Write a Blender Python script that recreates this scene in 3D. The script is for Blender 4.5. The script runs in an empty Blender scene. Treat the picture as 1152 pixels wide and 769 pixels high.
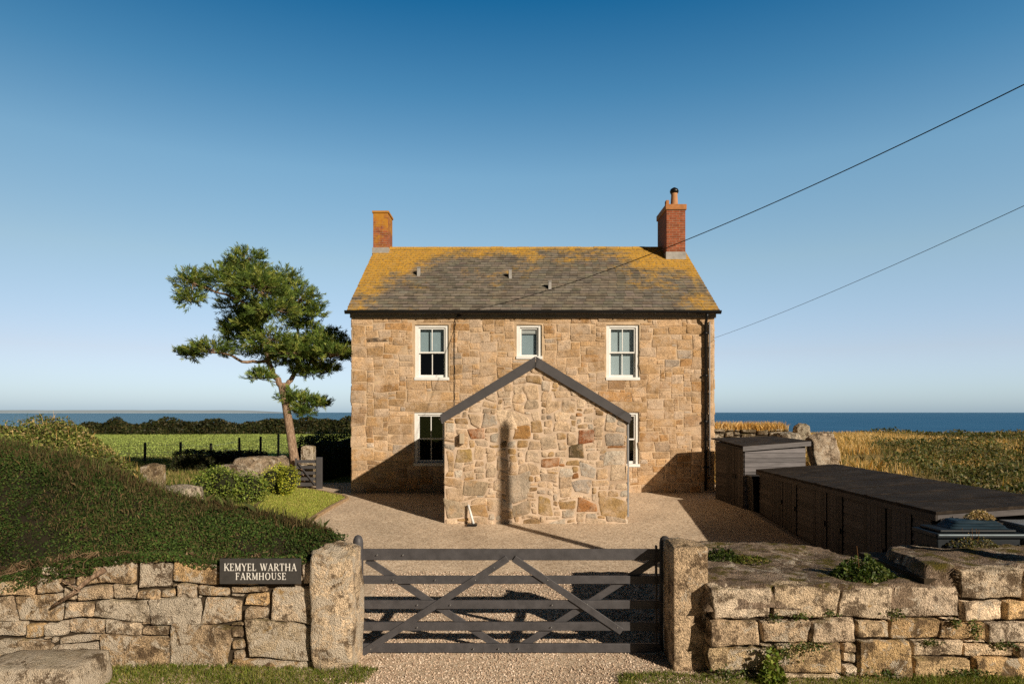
import bpy, math, random
import numpy as np
from mathutils import Vector, Matrix

R = math.radians
sc = bpy.context.scene
C = bpy.context.scene.collection
CAMZ, FPX, HX, HY = 3.0, 768.0, 576.0, 463.0
SUN = np.array([0.86, -1.0, 0.55])          # direction towards the sun

# ------------------------------------------------------------------ utilities
def at(x, y, Y):
    return np.array([(x - HX) * Y / FPX, Y, CAMZ - (y - HY) * Y / FPX])

def ss(a, b, x):
    t = np.clip((np.asarray(x, float) - a) / (b - a), 0, 1)
    return t * t * (3 - 2 * t)

def _h(i, j, k, s):
    n = (i * 374761393 + j * 668265263 + k * 2147483647 + s * 1274126177) & 0xFFFFFFFF
    n = ((n ^ (n >> 13)) * 1274126177) & 0xFFFFFFFF
    n = ((n ^ (n >> 16)) * 2246822519) & 0xFFFFFFFF
    return (n & 0xFFFFFF) / float(0xFFFFFF)

def vn(P, s=0):
    """value noise -1..1 for an (n,3) array"""
    P = np.asarray(P, float)
    f = np.floor(P); t = P - f; t = t * t * (3 - 2 * t); f = f.astype(np.int64)
    r = 0
    for a in (0, 1):
        for b in (0, 1):
            for c in (0, 1):
                w = (t[..., 0] if a else 1 - t[..., 0]) * (t[..., 1] if b else 1 - t[..., 1]) * (t[..., 2] if c else 1 - t[..., 2])
                r = r + w * _h(f[..., 0] + a, f[..., 1] + b, f[..., 2] + c, s)
    return r * 2 - 1

def fbm(P, s=0, o=4):
    r = 0; a = 1.0; P = np.asarray(P, float)
    for i in range(o):
        r = r + a * vn(P * 2 ** i + i * 17.3, s + i); a *= .5
    return r / 1.9

class MB:
    def __init__(s):
        s.V = []; s.F = []; s.Cc = []; s.n = 0
    def add(s, V, F, col=(1, 1, 1)):
        V = np.asarray(V, float).reshape(-1, 3)
        s.V.append(V)
        if isinstance(F, np.ndarray): s.F.append(F + s.n)
        else:
            for f in F: s.F.append(np.array([f]) + s.n)
        c = np.asarray(col, float)
        if c.ndim == 1: c = np.tile(c[:3], (len(V), 1))
        s.Cc.append(c); s.n += len(V); return s
    def box(s, x0, x1, y0, y1, z0, z1, col=(1, 1, 1)):
        V = [(x, y, z) for x in (x0, x1) for y in (y0, y1) for z in (z0, z1)]
        F = np.array([(0, 1, 3, 2), (4, 6, 7, 5), (0, 4, 5, 1), (2, 3, 7, 6), (0, 2, 6, 4), (1, 5, 7, 3)])
        return s.add(V, F, col)
    def beam(s, p0, p1, w, h, up=(0, 0, 1), col=(1, 1, 1)):
        """bar from p0 to p1; w across, h along 'up'"""
        p0 = np.array(p0, float); p1 = np.array(p1, float)
        d = p1 - p0; d /= np.linalg.norm(d)
        up = np.array(up, float); a = np.cross(d, up); a /= np.linalg.norm(a); b = np.cross(a, d)
        V = []
        for p in (p0, p1):
            for sx, sy in ((-1, -1), (1, -1), (1, 1), (-1, 1)):
                V.append(p + a * w / 2 * sx + b * h / 2 * sy)
        F = [(0, 3, 2, 1), (4, 5, 6, 7)] + [(i, (i + 1) % 4, 4 + (i + 1) % 4, 4 + i) for i in range(4)]
        return s.add(V, np.array(F), col)
    def tube(s, pts, rad, n=10, col=(1, 1, 1), cap=True):
        pts = np.array(pts, float); m = len(pts)
        rad = np.full(m, rad, float) if np.isscalar(rad) else np.array(rad, float)
        V = []; prev = None
        for i in range(m):
            d = pts[min(i + 1, m - 1)] - pts[max(i - 1, 0)]; d /= (np.linalg.norm(d) + 1e-9)
            r = prev if prev is not None else (np.array([1., 0, 0]) if abs(d[0]) < .8 else np.array([0, 1., 0]))
            a = r - d * np.dot(r, d); a /= (np.linalg.norm(a) + 1e-9); prev = a; b = np.cross(d, a)
            for k in range(n):
                t = 2 * math.pi * k / n
                V.append(pts[i] + rad[i] * (a * math.cos(t) + b * math.sin(t)))
        F = [(i * n + k, i * n + (k + 1) % n, (i + 1) * n + (k + 1) % n, (i + 1) * n + k) for i in range(m - 1) for k in range(n)]
        base = s.n
        s.add(V, np.array(F), col)
        if cap:
            s.F.append(np.array([list(range(n))[::-1]]) + base); s.F.append(np.array([list(range((m - 1) * n, m * n))]) + base)
        return s
    def grid(s, P, col=(1, 1, 1), flip=False):
        P = np.asarray(P, float); ny, nx = P.shape[:2]
        idx = np.arange(nx * ny).reshape(ny, nx)
        F = np.stack([idx[:-1, :-1], idx[:-1, 1:], idx[1:, 1:], idx[1:, :-1]], -1).reshape(-1, 4)
        if flip: F = F[:, ::-1]
        if not isinstance(col, tuple): col = np.asarray(col).reshape(-1, 3)
        return s.add(P.reshape(-1, 3), F, col)
    def build(s, name, m, parent=None, smooth=False, bevel=0, loc=None):
        V = np.concatenate(s.V); Cc = np.concatenate(s.Cc)
        if loc is not None: V = V - np.array(loc)
        me = bpy.data.meshes.new(name)
        cnt = np.concatenate([np.full(len(f), f.shape[1]) for f in s.F])
        li = np.concatenate([f.reshape(-1) for f in s.F])
        me.vertices.add(len(V)); me.vertices.foreach_set('co', V.astype(np.float32).ravel())
        me.loops.add(len(li)); me.loops.foreach_set('vertex_index', li.astype(np.int32))
        me.polygons.add(len(cnt))
        st = np.concatenate([[0], np.cumsum(cnt)[:-1]])
        me.polygons.foreach_set('loop_start', st.astype(np.int32))
        me.polygons.foreach_set('use_smooth', np.full(len(cnt), smooth))
        me.update(calc_edges=True); me.validate()
        ca = me.color_attributes.new('Col', 'FLOAT_COLOR', 'POINT')
        ca.data.foreach_set('color', np.concatenate([Cc, np.ones((len(Cc), 1))], 1).astype(np.float32).ravel())
        me.materials.append(m)
        o = bpy.data.objects.new(name, me); C.objects.link(o)
        if loc is not None: o.location = loc
        if parent is not None:
            o.parent = parent
            pl = parent.location
            if loc is None: o.location = (-pl[0], -pl[1], -pl[2]) if parent.parent is None else (0, 0, 0)
        if bevel:
            b = o.modifiers.new('bevel', 'BEVEL'); b.width = bevel; b.segments = 2; b.limit_method = 'ANGLE'
        return o

def tag(o, label, cat, group=None):
    o['label'] = label; o['category'] = cat
    if group: o['group'] = group
    return o
def empty(name, loc, label, cat, group=None):
    o = bpy.data.objects.new(name, None); C.objects.link(o); o.location = loc; o.empty_display_size = .2
    return tag(o, label, cat, group)
def struct(o): o['kind'] = 'structure'; return o
def stuff(o): o['kind'] = 'stuff'; return o

# ------------------------------------------------------------------ materials
class Mat:
    def __init__(s, name, rough=.8, spec=.3):
        s.m = bpy.data.materials.new(name); s.m.use_nodes = True
        s.t = s.m.node_tree; s.b = s.t.nodes['Principled BSDF']
        s.b.inputs['Roughness'].default_value = rough
        s.b.inputs['Specular IOR Level'].default_value = spec
        s._co = None
    def n(s, typ, **kw):
        nd = s.t.nodes.new(typ)
        for k, v in kw.items():
            if hasattr(nd, k): setattr(nd, k, v)
            else: s.set(nd.inputs[k.replace('_', ' ')], v)
        return nd
    def set(s, inp, v):
        if isinstance(v, bpy.types.NodeSocket): s.t.links.new(v, inp)
        elif isinstance(v, (tuple, list)) and inp.type == 'RGBA' and len(v) == 3: inp.default_value = (*v, 1)
        else: inp.default_value = v
    def co(s):
        if s._co is None:
            s._co = s.n('ShaderNodeNewGeometry').outputs['Position']
        return s._co
    def attr(s):
        return s.n('ShaderNodeVertexColor', layer_name='Col').outputs['Color']
    def noise(s, scale, detail=4, rough=.55, vec=None, dist=0):
        nd = s.n('ShaderNodeTexNoise'); s.set(nd.inputs['Vector'], vec or s.co())
        nd.inputs['Scale'].default_value = scale; nd.inputs['Detail'].default_value = detail
        nd.inputs['Roughness'].default_value = rough; nd.inputs['Distortion'].default_value = dist
        return nd.outputs['Fac']
    def voro(s, scale, out='Distance', vec=None, feature='F1'):
        nd = s.n('ShaderNodeTexVoronoi', feature=feature); s.set(nd.inputs['Vector'], vec or s.co())
        nd.inputs['Scale'].default_value = scale
        return nd.outputs[out]
    def ramp(s, fac, stops):
        nd = s.n('ShaderNodeValToRGB'); s.set(nd.inputs['Fac'], fac); e = nd.color_ramp.elements
        while len(e) < len(stops): e.new(.5)
        for el, (p, c) in zip(e, stops):
            el.position = p; el.color = (c, c, c, 1) if np.isscalar(c) else (*c, 1)
        return nd.outputs['Color']
    def mix(s, fac, a, b, mode='MIX'):
        nd = s.n('ShaderNodeMix', data_type='RGBA', blend_type=mode)
        s.set(nd.inputs[0], fac); s.set(nd.inputs[6], a); s.set(nd.inputs[7], b)
        return nd.outputs[2]
    def math(s, op, a, b=0.0, clamp=False):
        nd = s.n('ShaderNodeMath', operation=op, use_clamp=clamp)
        s.set(nd.inputs[0], a); s.set(nd.inputs[1], b); return nd.outputs[0]
    def bump(s, h, strength=.5, dist=.01, normal=None):
        nd = s.n('ShaderNodeBump'); s.set(nd.inputs['Height'], h)
        nd.inputs['Strength'].default_value = strength; nd.inputs['Distance'].default_value = dist
        if normal is not None: s.set(nd.inputs['Normal'], normal)
        return nd.outputs['Normal']
    def color(s, c): s.set(s.b.inputs['Base Color'], c); return s
    def normal(s, n): s.set(s.b.inputs['Normal'], n); return s
    def rough(s, r): s.set(s.b.inputs['Roughness'], r); return s
    def sep(s, vec=None):
        nd = s.n('ShaderNodeSeparateXYZ'); s.set(nd.inputs[0], vec or s.co()); return nd.outputs
    def up(s):
        g = s.n('ShaderNodeNewGeometry'); return s.sep(g.outputs['Normal'])[2]

def plain(name, c, rough=.6, var=.15, scale=8, bump=0.0, bscale=60, spec=.3):
    M = Mat(name, rough, spec)
    M.color(M.mix(1.0, c, M.ramp(M.noise(scale, 6), [(.25, 1 - var), (.75, 1 + var * .5)]), 'MULTIPLY'))
    if bump: M.normal(M.bump(M.noise(bscale, 5), bump, .005))
    return M.m

# masonry with flush joints (house): colour per stone from the mesh
def masonry(name, tone=1.0):
    M = Mat(name, .9, .15)
    c = M.attr()
    c = M.mix(1., c, M.ramp(M.noise(5, 7, .62), [(.25, .6), (.5, 1.0), (.78, 1.25)]), 'MULTIPLY')
    c = M.mix(1., c, M.ramp(M.noise(24, 6, .78), [(.33, .55), (.5, 1.), (.68, 1.3)]), 'MULTIPLY')
    c = M.mix(M.ramp(M.noise(3.1, 6, .68), [(.53, 0), (.65, .5)]), c, (.54, .31, .125))
    c = M.mix(M.ramp(M.noise(2.3, 7, .7), [(.49, 0), (.62, .6)]), c, (.70, .54, .40))
    c = M.mix(M.ramp(M.noise(4.7, 6, .7), [(.58, 0), (.66, .5)]), c, (.42, .34, .265))
    c = M.mix(M.ramp(M.noise(9, 5, .65), [(.60, 0), (.70, .6)]), c, (.20, .13, .08))
    M.color(c)
    h = M.math('ADD', M.noise(26, 8, .7), M.math('MULTIPLY', M.noise(90, 4, .7), .5))
    M.normal(M.bump(h, 1., .03))
    return M.m
def mortar(name, c=(.52, .37, .24)):
    M = Mat(name, .95, .1)
    k = M.mix(1., c, M.ramp(M.noise(4, 6, .6), [(.25, .6), (.75, 1.15)]), 'MULTIPLY')
    k = M.mix(M.ramp(M.noise(1.1, 5, .6), [(.5, 0), (.7, .6)]), k, (.30, .20, .12))
    M.color(k)
    M.normal(M.bump(M.noise(70, 6, .7), .7, .01)); return M.m

# rough lichen-covered granite of the roadside walls
def granite(name, moss=.5, lich=.0, base=.75):
    M = Mat(name, .92, .12)
    c = M.mix(1., M.attr(), (base, base, base), 'MULTIPLY')
    c = M.mix(1., c, M.ramp(M.noise(6, 8, .68), [(.28, .42), (.5, .95), (.72, 1.35)]), 'MULTIPLY')
    c = M.mix(1., c, M.ramp(M.noise(46, 4, .8), [(.34, .35), (.5, 1.), (.66, 1.45)]), 'MULTIPLY')
    # dark grime, then pale lichen patches with crisp crusty edges
    c = M.mix(M.ramp(M.noise(3.8, 9, .76), [(.505, 0), (.57, .85)]), c, M.mix(M.noise(40, 3), (.04, .028, .018), (.17, .11, .065)))
    li = M.math('ADD', M.noise(5.2, 10, .78, dist=.8), M.math('MULTIPLY', M.math('SUBTRACT', M.noise(1.4, 3), .5), .35))
    c = M.mix(M.ramp(li, [(.555 - lich, 0), (.59 - lich, .88)]), c, M.mix(M.noise(50, 5, .7), (.46, .38, .29), (.82, .73, .60)))
    c = M.mix(M.ramp(M.noise(2.6, 8, .72), [(.63, 0), (.68, .75)]), c, (.42, .24, .05))
    mo = M.math('MULTIPLY', M.ramp(M.noise(3.4, 7, .7), [(.5, 0), (.6, 1)]), M.ramp(M.up(), [(.25, .05), (.7, 1)]))
    c = M.mix(M.math('MULTIPLY', mo, moss), c, M.mix(M.noise(30, 4), (.055, .065, .014), (.22, .16, .04)))
    M.color(c)
    h = M.math('ADD', M.noise(20, 10, .76), M.math('MULTIPLY', M.voro(70), .4))
    M.normal(M.bump(h, 1., .045)); return M.m

def leafmat(name, trans=.32, rough=.5, spec=.25):
    M = Mat(name, rough, spec)
    c = M.attr(); M.color(c)
    tr = M.n('ShaderNodeBsdfTranslucent'); M.set(tr.inputs['Color'], M.mix(1., c, (1.15, 1.2, .6), 'MULTIPLY'))
    mx = M.n('ShaderNodeMixShader'); mx.inputs[0].default_value = trans
    M.t.links.new(M.b.outputs[0], mx.inputs[1]); M.t.links.new(tr.outputs[0], mx.inputs[2])
    M.t.links.new(mx.outputs[0], M.t.nodes['Material Output'].inputs['Surface']); return M.m

m_house = masonry('house_granite')
m_mortar = mortar('lime_mortar', (.66, .49, .325))
m_wallstone = granite('lichened_granite', .5, .055, 1.22)
m_block = granite('granite_block', .5, .0, 1.65)
m_rock = granite('boulder_granite', .35, .03, .9)
m_top = granite('mossy_wall_top', 1.0, .0, .9)
m_core = plain('wall_core_earth', (.05, .036, .022), .95, .4, 9, .8, 40)
m_leaf = leafmat('leaf')
m_needle = leafmat('needle', .12, .55)
m_hedge = leafmat('hedge_leaf', .12, .65, .1)
m_dry = leafmat('dry_grass_blade', .3, .7)
m_bark = None
def _bark():
    M = Mat('pine_bark', .9, .1)
    mp = M.n('ShaderNodeMapping'); M.set(mp.inputs['Vector'], M.co()); mp.inputs['Scale'].default_value = (1, 1, .28)
    v = M.noise(26, 8, .7, mp.outputs[0])
    c = M.ramp(v, [(.3, (.11, .07, .045)), (.5, (.33, .22, .15)), (.7, (.56, .42, .30))])
    M.color(c); M.normal(M.bump(v, 1., .05)); return M.m
m_bark = _bark()
m_white = plain('white_paint', (.84, .84, .82), .45, .1, 6)
m_greypaint = plain('grey_gate_paint', (.075, .072, .078), .5, .35, 9, .35, 55, .35)
m_verge = plain('grey_verge_paint', (.078, .074, .078), .55, .2, 4, .1)
m_black = plain('black_gutter', (.010, .010, .011), .35, .2, 5, spec=.4)
m_lead = plain('lead_flashing', (.36, .35, .34), .6, .3, 7, .2)
m_greyplastic = plain('grey_pipe', (.30, .30, .31), .5, .15, 6)
m_wire = plain('cable_rubber', (.012, .012, .014), .6, .1)
m_wood = plain('weathered_post', (.17, .125, .085), .85, .4, 12, .5)
m_palewood = plain('pale_post', (.42, .34, .24), .85, .3, 12, .4)
m_darkpost = plain('dark_timber_post', (.05, .045, .045), .7, .4, 12, .4)
m_steel = plain('galvanised_steel', (.45, .45, .45), .4, .2, 20)
m_steel.node_tree.nodes['Principled BSDF'].inputs['Metallic'].default_value = .7

def _shedwood():
    M = Mat('shed_cladding', .7, .25)
    sx = M.n('ShaderNodeMapping'); M.set(sx.inputs['Vector'], M.co()); sx.inputs['Scale'].default_value = (1, 1, 9)
    v = M.noise(3, 8, .65, sx.outputs[0])
    M.color(M.mix(1., M.attr(), M.ramp(v, [(.3, .65), (.7, 1.25)]), 'MULTIPLY'))
    M.normal(M.bump(v, .3, .005)); return M.m
m_shed = _shedwood()
def _shedroof():
    M = Mat('shed_roof_felt', .9, .12)
    c = M.mix(M.ramp(M.noise(1.3, 6, .6), [(.3, 0), (.7, 1)]), (.022, .017, .014), (.045, .036, .029))
    c = M.mix(M.ramp(M.noise(6, 8, .7), [(.55, 0), (.7, .6)]), c, (.08, .06, .045))
    c = M.mix(M.ramp(M.noise(2.2, 9, .8), [(.50, 0), (.62, .55)]), c, (.095, .072, .052))
    M.color(c); M.normal(M.bump(M.noise(140, 3, .8), .6, .006)); return M.m
m_felt = _shedroof()

def _slate():
    M = Mat('slate_roof', .8, .3)
    x, y, z = M.sep()
    c = M.mix(1., M.attr(), M.ramp(M.noise(7, 7, .65), [(.25, .6), (.75, 1.3)]), 'MULTIPLY')
    c = M.mix(M.ramp(M.noise(3.1, 7, .7), [(.5, 0), (.66, .6)]), c, (.30, .265, .20))
    # orange lichen: thick along the ridge and both verges, ragged below
    zz = M.n('ShaderNodeMapRange'); M.set(zz.inputs[0], z); zz.inputs[1].default_value = 6.3; zz.inputs[2].default_value = 8.75
    dx = M.math('ABSOLUTE', M.math('SUBTRACT', x, .58))
    ex = M.n('ShaderNodeMapRange'); M.set(ex.inputs[0], dx); ex.inputs[1].default_value = 2.6; ex.inputs[2].default_value = 5.0
    k = M.math('ADD', M.math('MULTIPLY', M.math('ADD', M.math('POWER', zz.outputs[0], 2.), M.math('MULTIPLY', M.math('POWER', zz.outputs[0], 9.), .6)), .22), M.math('MULTIPLY', M.math('MULTIPLY', ex.outputs[0], M.math('ADD', M.math('MULTIPLY', zz.outputs[0], .35), .65)), .26))
    ns = M.math('ADD', M.math('MULTIPLY', M.noise(.75, 4, .6), .55), M.math('MULTIPLY', M.noise(4.0, 9, .85), .60))
    f = M.math('MULTIPLY', M.ramp(M.math('ADD', k, ns), [(.675, 0), (.80, 1)]), M.ramp(M.noise(17, 7, .8), [(.36, .15), (.56, 1)]))
    c = M.mix(f, c, M.mix(M.noise(12, 5, .7), (.56, .25, .012), (.76, .50, .08)))
    M.color(c); M.normal(M.bump(M.noise(40, 6, .7), .5, .01)); return M.m
m_slate = _slate()

def _brick(name, lich):
    M = Mat(name, .9, .15)
    x, y, z = M.sep()
    cb = M.n('ShaderNodeCombineXYZ'); M.set(cb.inputs[0], M.math('ADD', x, y)); M.set(cb.inputs[1], z)
    b = M.n('ShaderNodeTexBrick'); M.set(b.inputs['Vector'], cb.outputs[0]); b.inputs['Scale'].default_value = 1
    b.inputs['Brick Width'].default_value = .225; b.inputs['Row Height'].default_value = .075
    b.inputs['Mortar Size'].default_value = .008; b.inputs['Mortar Smooth'].default_value = .3
    M.set(b.inputs['Color1'], (.36, .10, .045)); M.set(b.inputs['Color2'], (.23, .07, .035)); M.set(b.inputs['Mortar'], (.30, .20, .14))
    c = M.mix(1., b.outputs['Color'], M.ramp(M.noise(9, 6, .6), [(.25, .65), (.75, 1.3)]), 'MULTIPLY')
    n = M.math('ADD', M.noise(3.2, 8, .72), M.math('MULTIPLY', M.math('SUBTRACT', z, 9.2), .18 if lich > .6 else .05))
    c = M.mix(M.ramp(n, [(.62 - lich * .2, 0), (.78 - lich * .2, .9)]), c, M.mix(M.noise(14, 4), (.45, .16, .015), (.52, .30, .05)))
    M.color(c); M.normal(M.bump(M.math('ADD', b.outputs['Fac'], M.math('MULTIPLY', M.noise(50, 5), -.4)), -.5, .012)); return M.m
m_brick = _brick('chimney_brick', .12)
m_brick_l = _brick('lichened_chimney_brick', .98)
m_terra = plain('terracotta', (.50, .26, .13), .8, .25, 9, .3)
m_cap = plain('orange_chimney_corbel', (.46, .20, .075), .85, .3, 9, .4)

def _glass():
    M = Mat('window_glass', .02, .5)
    tr = M.n('ShaderNodeBsdfTransparent'); tr.inputs[0].default_value = (.80, .84, .85, 1)
    gl = M.n('ShaderNodeBsdfGlossy'); gl.inputs['Roughness'].default_value = .02
    M.set(gl.inputs['Normal'], M.bump(M.noise(1.6, 2), .04, .1))
    lw = M.n('ShaderNodeLayerWeight')
    mx = M.n('ShaderNodeMixShader'); M.set(mx.inputs[0], M.math('ADD', M.math('MULTIPLY', M.math('POWER', lw.outputs['Facing'], 4.), .8), .09, True))
    M.t.links.new(tr.outputs[0], mx.inputs[1]); M.t.links.new(gl.outputs[0], mx.inputs[2])
    M.t.links.new(mx.outputs[0], M.t.nodes['Material Output'].inputs['Surface']); return M.m
m_glass = _glass()
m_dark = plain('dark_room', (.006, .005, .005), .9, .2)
m_sky_blind = plain('sky_reflection_blind', (.44, .55, .60), .8, .08, 3)  # sky reflection of the panes put into this colour
m_sky_blind_pale = plain('pale_reflection_blind', (.62, .72, .76), .8, .06, 3)
m_blindw = plain('white_blind', (.62, .62, .60), .8, .08, 3)
m_sign = plain('slate_sign', (.055, .052, .050), .55, .25, 14, .15)
m_letter = plain('white_lettering', (.78, .76, .72), .6, .05)
m_beige = plain('beige_lamp', (.50, .40, .28), .6, .1)

def _gravel():
    M = Mat('drive_gravel', .95, .15)
    d = M.voro(54, 'Color'); r = M.sep(d)[0]
    c = M.ramp(r, [(0, (.33, .24, .165)), (.35, (.62, .475, .34)), (.7, (.79, .63, .465)), (1, (.92, .78, .62))])
    c = M.mix(1., c, M.ramp(M.noise(.8, 6, .6), [(.3, .82), (.7, 1.12)]), 'MULTIPLY')
    c = M.mix(1., c, M.ramp(M.noise(9, 5, .7), [(.3, .8), (.7, 1.15)]), 'MULTIPLY')
    c = M.mix(M.ramp(M.noise(.35, 5), [(.55, 0), (.75, .35)]), c, (.46, .335, .24))
    x, y, z = M.sep()
    wob = M.math('ADD', x, M.math('MULTIPLY', M.math('SUBTRACT', M.noise(.25, 2), .5), 1.6))
    tr = M.math('ABSOLUTE', M.math('SUBTRACT', M.math('ABSOLUTE', wob), .78))
    tk = M.math('MULTIPLY', M.ramp(tr, [(.10, 1), (.34, 0)]), M.ramp(M.noise(1.3, 5, .7), [(.35, .1), (.65, .55)]))
    c = M.mix(tk, c, M.mix(1., c, (.74, .71, .68), 'MULTIPLY'))
    M.color(c)
    M.normal(M.bump(M.math('ADD', M.voro(54), M.math('MULTIPLY', M.noise(14, 6, .7), 1.0)), -.6, .014)); return M.m
m_gravel = _gravel()
def _ground():
    M = Mat('field_ground', .95, .1)
    x, y, z = M.sep()
    g = M.mix(M.ramp(M.noise(.35, 7, .65), [(.3, 0), (.7, 1)]), (.20, .24, .05), (.29, .31, .08))
    g = M.mix(M.ramp(M.noise(2.2, 7, .7), [(.4, 0), (.7, .5)]), g, (.09, .12, .02))
    dry = M.mix(M.ramp(M.noise(1.1, 7, .7), [(.35, 0), (.65, 1)]), (.32, .25, .09), (.58, .42, .18))
    s1 = M.n('ShaderNodeMapRange'); M.set(s1.inputs[0], x); s1.inputs[1].default_value = 3; s1.inputs[2].default_value = 6
    c = M.mix(s1.outputs[0], g, dry)
    M.color(c); M.normal(M.bump(M.noise(12, 8, .75), .8, .08)); return M.m
m_ground = _ground()
def _lawn():
    M = Mat('lawn_turf', .95, .1)
    c = M.mix(M.ramp(M.noise(1.3, 7, .65), [(.3, 0), (.7, 1)]), (.34, .36, .06), (.52, .46, .13))
    c = M.mix(1., c, M.ramp(M.noise(45, 4, .75), [(.3, .55), (.7, 1.35)]), 'MULTIPLY')
    M.color(c); M.normal(M.bump(M.noise(60, 5, .8), 1., .04)); return M.m
m_lawn = _lawn()
m_kerb = plain('stone_edging', (.36, .25, .15), .9, .35, 11, .6, 40)
def _sea():
    M = Mat('sea_water', .55, .12)
    x, y, z = M.sep()
    mp = M.n('ShaderNodeMapping'); M.set(mp.inputs['Vector'], M.co()); mp.inputs['Scale'].default_value = (1 / 900., 1 / 2600., 1)
    v = M.noise(2, 7, .6, mp.outputs[0])
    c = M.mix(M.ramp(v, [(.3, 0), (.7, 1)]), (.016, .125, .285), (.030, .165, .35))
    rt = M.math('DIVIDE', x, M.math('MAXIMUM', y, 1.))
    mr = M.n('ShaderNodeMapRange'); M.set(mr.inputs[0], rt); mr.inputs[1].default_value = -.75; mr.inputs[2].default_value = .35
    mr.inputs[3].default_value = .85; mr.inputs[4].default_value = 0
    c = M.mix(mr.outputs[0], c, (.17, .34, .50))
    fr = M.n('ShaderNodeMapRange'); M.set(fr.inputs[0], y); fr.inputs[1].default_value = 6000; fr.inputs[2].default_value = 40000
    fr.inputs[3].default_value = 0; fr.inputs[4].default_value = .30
    c = M.mix(fr.outputs[0], c, (.12, .26, .41))  # paler with distance: haze painted into the water colour
    M.color(c); M.normal(M.bump(M.noise(.05, 6), .3, 1.)); return M.m
m_sea = _sea()
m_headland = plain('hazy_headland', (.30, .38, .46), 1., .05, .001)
m_bush_core = plain('bush_core', (.02, .022, .008), .95, .4, 6)
m_turfcore = plain('hedge_earth', (.022, .017, .009), .95, .5, 8, .8, 30)
m_tarp = plain('blue_tarpaulin', (.007, .013, .020), .6, .5, 4, .9, 9, .35)
m_greybox = plain('grey_ribbed_plastic', (.22, .24, .27), .35, .15, 4, spec=.5)

# ------------------------------------------------------------------ ground
def tz(x, y):
    x = np.asarray(x, float); y = np.asarray(y, float)
    z = .063 * np.clip(y - 8.1, 0, 11.5)
    b = 7.95 - 2.0 * ss(19.6, 22.5, y)
    bank = 1.58 + .16 * ss(14, 28, y) - .03 * np.clip(y - 36, 0, 60)
    z = z + (bank - z) * ss(b, b + .55, x) * ss(8.7, 9.6, y)
    z = z + (-100 - z) * ss(78, 420, y)
    return z
def tzs(x, y): return float(tz(x, y))

def axis(lo, hi, fine_lo, fine_hi, step):
    a = list(np.arange(fine_lo, fine_hi, step)); s = step; v = a[-1]
    while v < hi: s *= 1.18; v += s; a.append(v)
    s = step; v = a[0]
    while v > lo: s *= 1.18; v -= s; a.insert(0, v)
    return np.array(a)
gx = axis(-600, 600, -14, 24, .25); gy = axis(-400, 460, 5, 45, .25)
X, Y = np.meshgrid(gx, gy)
Z = tz(X, Y) - .03 + fbm(np.stack([X, Y, X * 0], -1) * .8, 3) * .05 * ss(21, 24, Y)
Z = Z + fbm(np.stack([X, Y, X * 0], -1) * .25, 5) * .16 * ss(8.6, 10, X) * ss(10, 12, Y)
struct(MB().grid(np.stack([X, Y, Z], -1)).build('ground', m_ground, smooth=True))
# sea to the horizon
sx = np.array([-90000, -20000, -3000, 0, 3000, 20000, 90000.]); sy = np.array([150, 800, 3000, 9000, 20000, 40000, 90000.])
X, Y = np.meshgrid(sx, sy)
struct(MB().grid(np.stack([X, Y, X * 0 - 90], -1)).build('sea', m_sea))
# low hazy headland across the bay
n = 90; hx = np.linspace(-38000, -13500, n)
P = []
for i, x in enumerate(hx):
    t = i / (n - 1)
    h = (100 + 25 * vn(np.array([[x / 4400., 3.1, 0]]))[0] + 12 * vn(np.array([[x / 1300., 1., 0]]))[0]) * float(ss(0, .08, t) * (1 - ss(.75, 1, t))) + 2
    P.append([(x, 46000, -91), (x, 46300, -90 + max(h, 0) + 100 * float(1 - ss(.82, 1, t))), (x, 50500, -91)])
struct(MB().grid(np.array(P).transpose(1, 0, 2)).build('headland_hills', m_headland, smooth=True))

# gravel drive
gx = np.arange(-7.0, 8.01, .25); gy = np.arange(-3, 22.1, .25)
X, Y = np.meshgrid(gx, gy)
Z = .063 * np.clip(Y - 8.1, 0, 11.5) + fbm(np.stack([X, Y, X * 0], -1) * 1.3, 8, 2) * .012
struct(MB().grid(np.stack([X, Y, Z], -1)).build('gravel_drive', m_gravel, smooth=True))
# loose stones lying on the gravel nearest the gate
rng = np.random.default_rng(5)
def pebbles(n):
    x = rng.uniform(-2.2, 2.4, n); y = 6.6 + 5.2 * rng.random(n) ** 1.3
    z = .063 * np.clip(y - 8.1, 0, 11.5) + .004
    s = rng.uniform(.007, .017, n)
    base = np.array([(1, 0, 0), (-.5, .87, 0), (-.5, -.87, 0), (0, 0, .9)])
    ang = rng.uniform(0, 6.28, n); ca, sa = np.cos(ang), np.sin(ang)
    V = base[None] * s[:, None, None] * rng.uniform(.7, 1.3, (n, 4, 3))
    Vx = V[..., 0] * ca[:, None] - V[..., 1] * sa[:, None]; Vy = V[..., 0] * sa[:, None] + V[..., 1] * ca[:, None]
    V = np.stack([Vx + x[:, None], Vy + y[:, None], V[..., 2] + z[:, None]], -1)
    F = (np.array([(0, 1, 3), (1, 2, 3), (2, 0, 3)])[None] + (np.arange(n) * 4)[:, None, None]).reshape(-1, 3)
    pal = np.array([(.66, .51, .39), (.52, .39, .29), (.8, .67, .55), (.58, .43, .32), (.36, .26, .19)])
    col = np.repeat(pal[rng.integers(0, 5, n)], 4, 0)
    return MB().add(V.reshape(-1, 3), F, col)
M = Mat('loose_gravel', .9, .15); M.color(M.attr()); m_peb = M.m
stuff(pebbles(26000).build('loose_gravel', m_peb))

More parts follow.
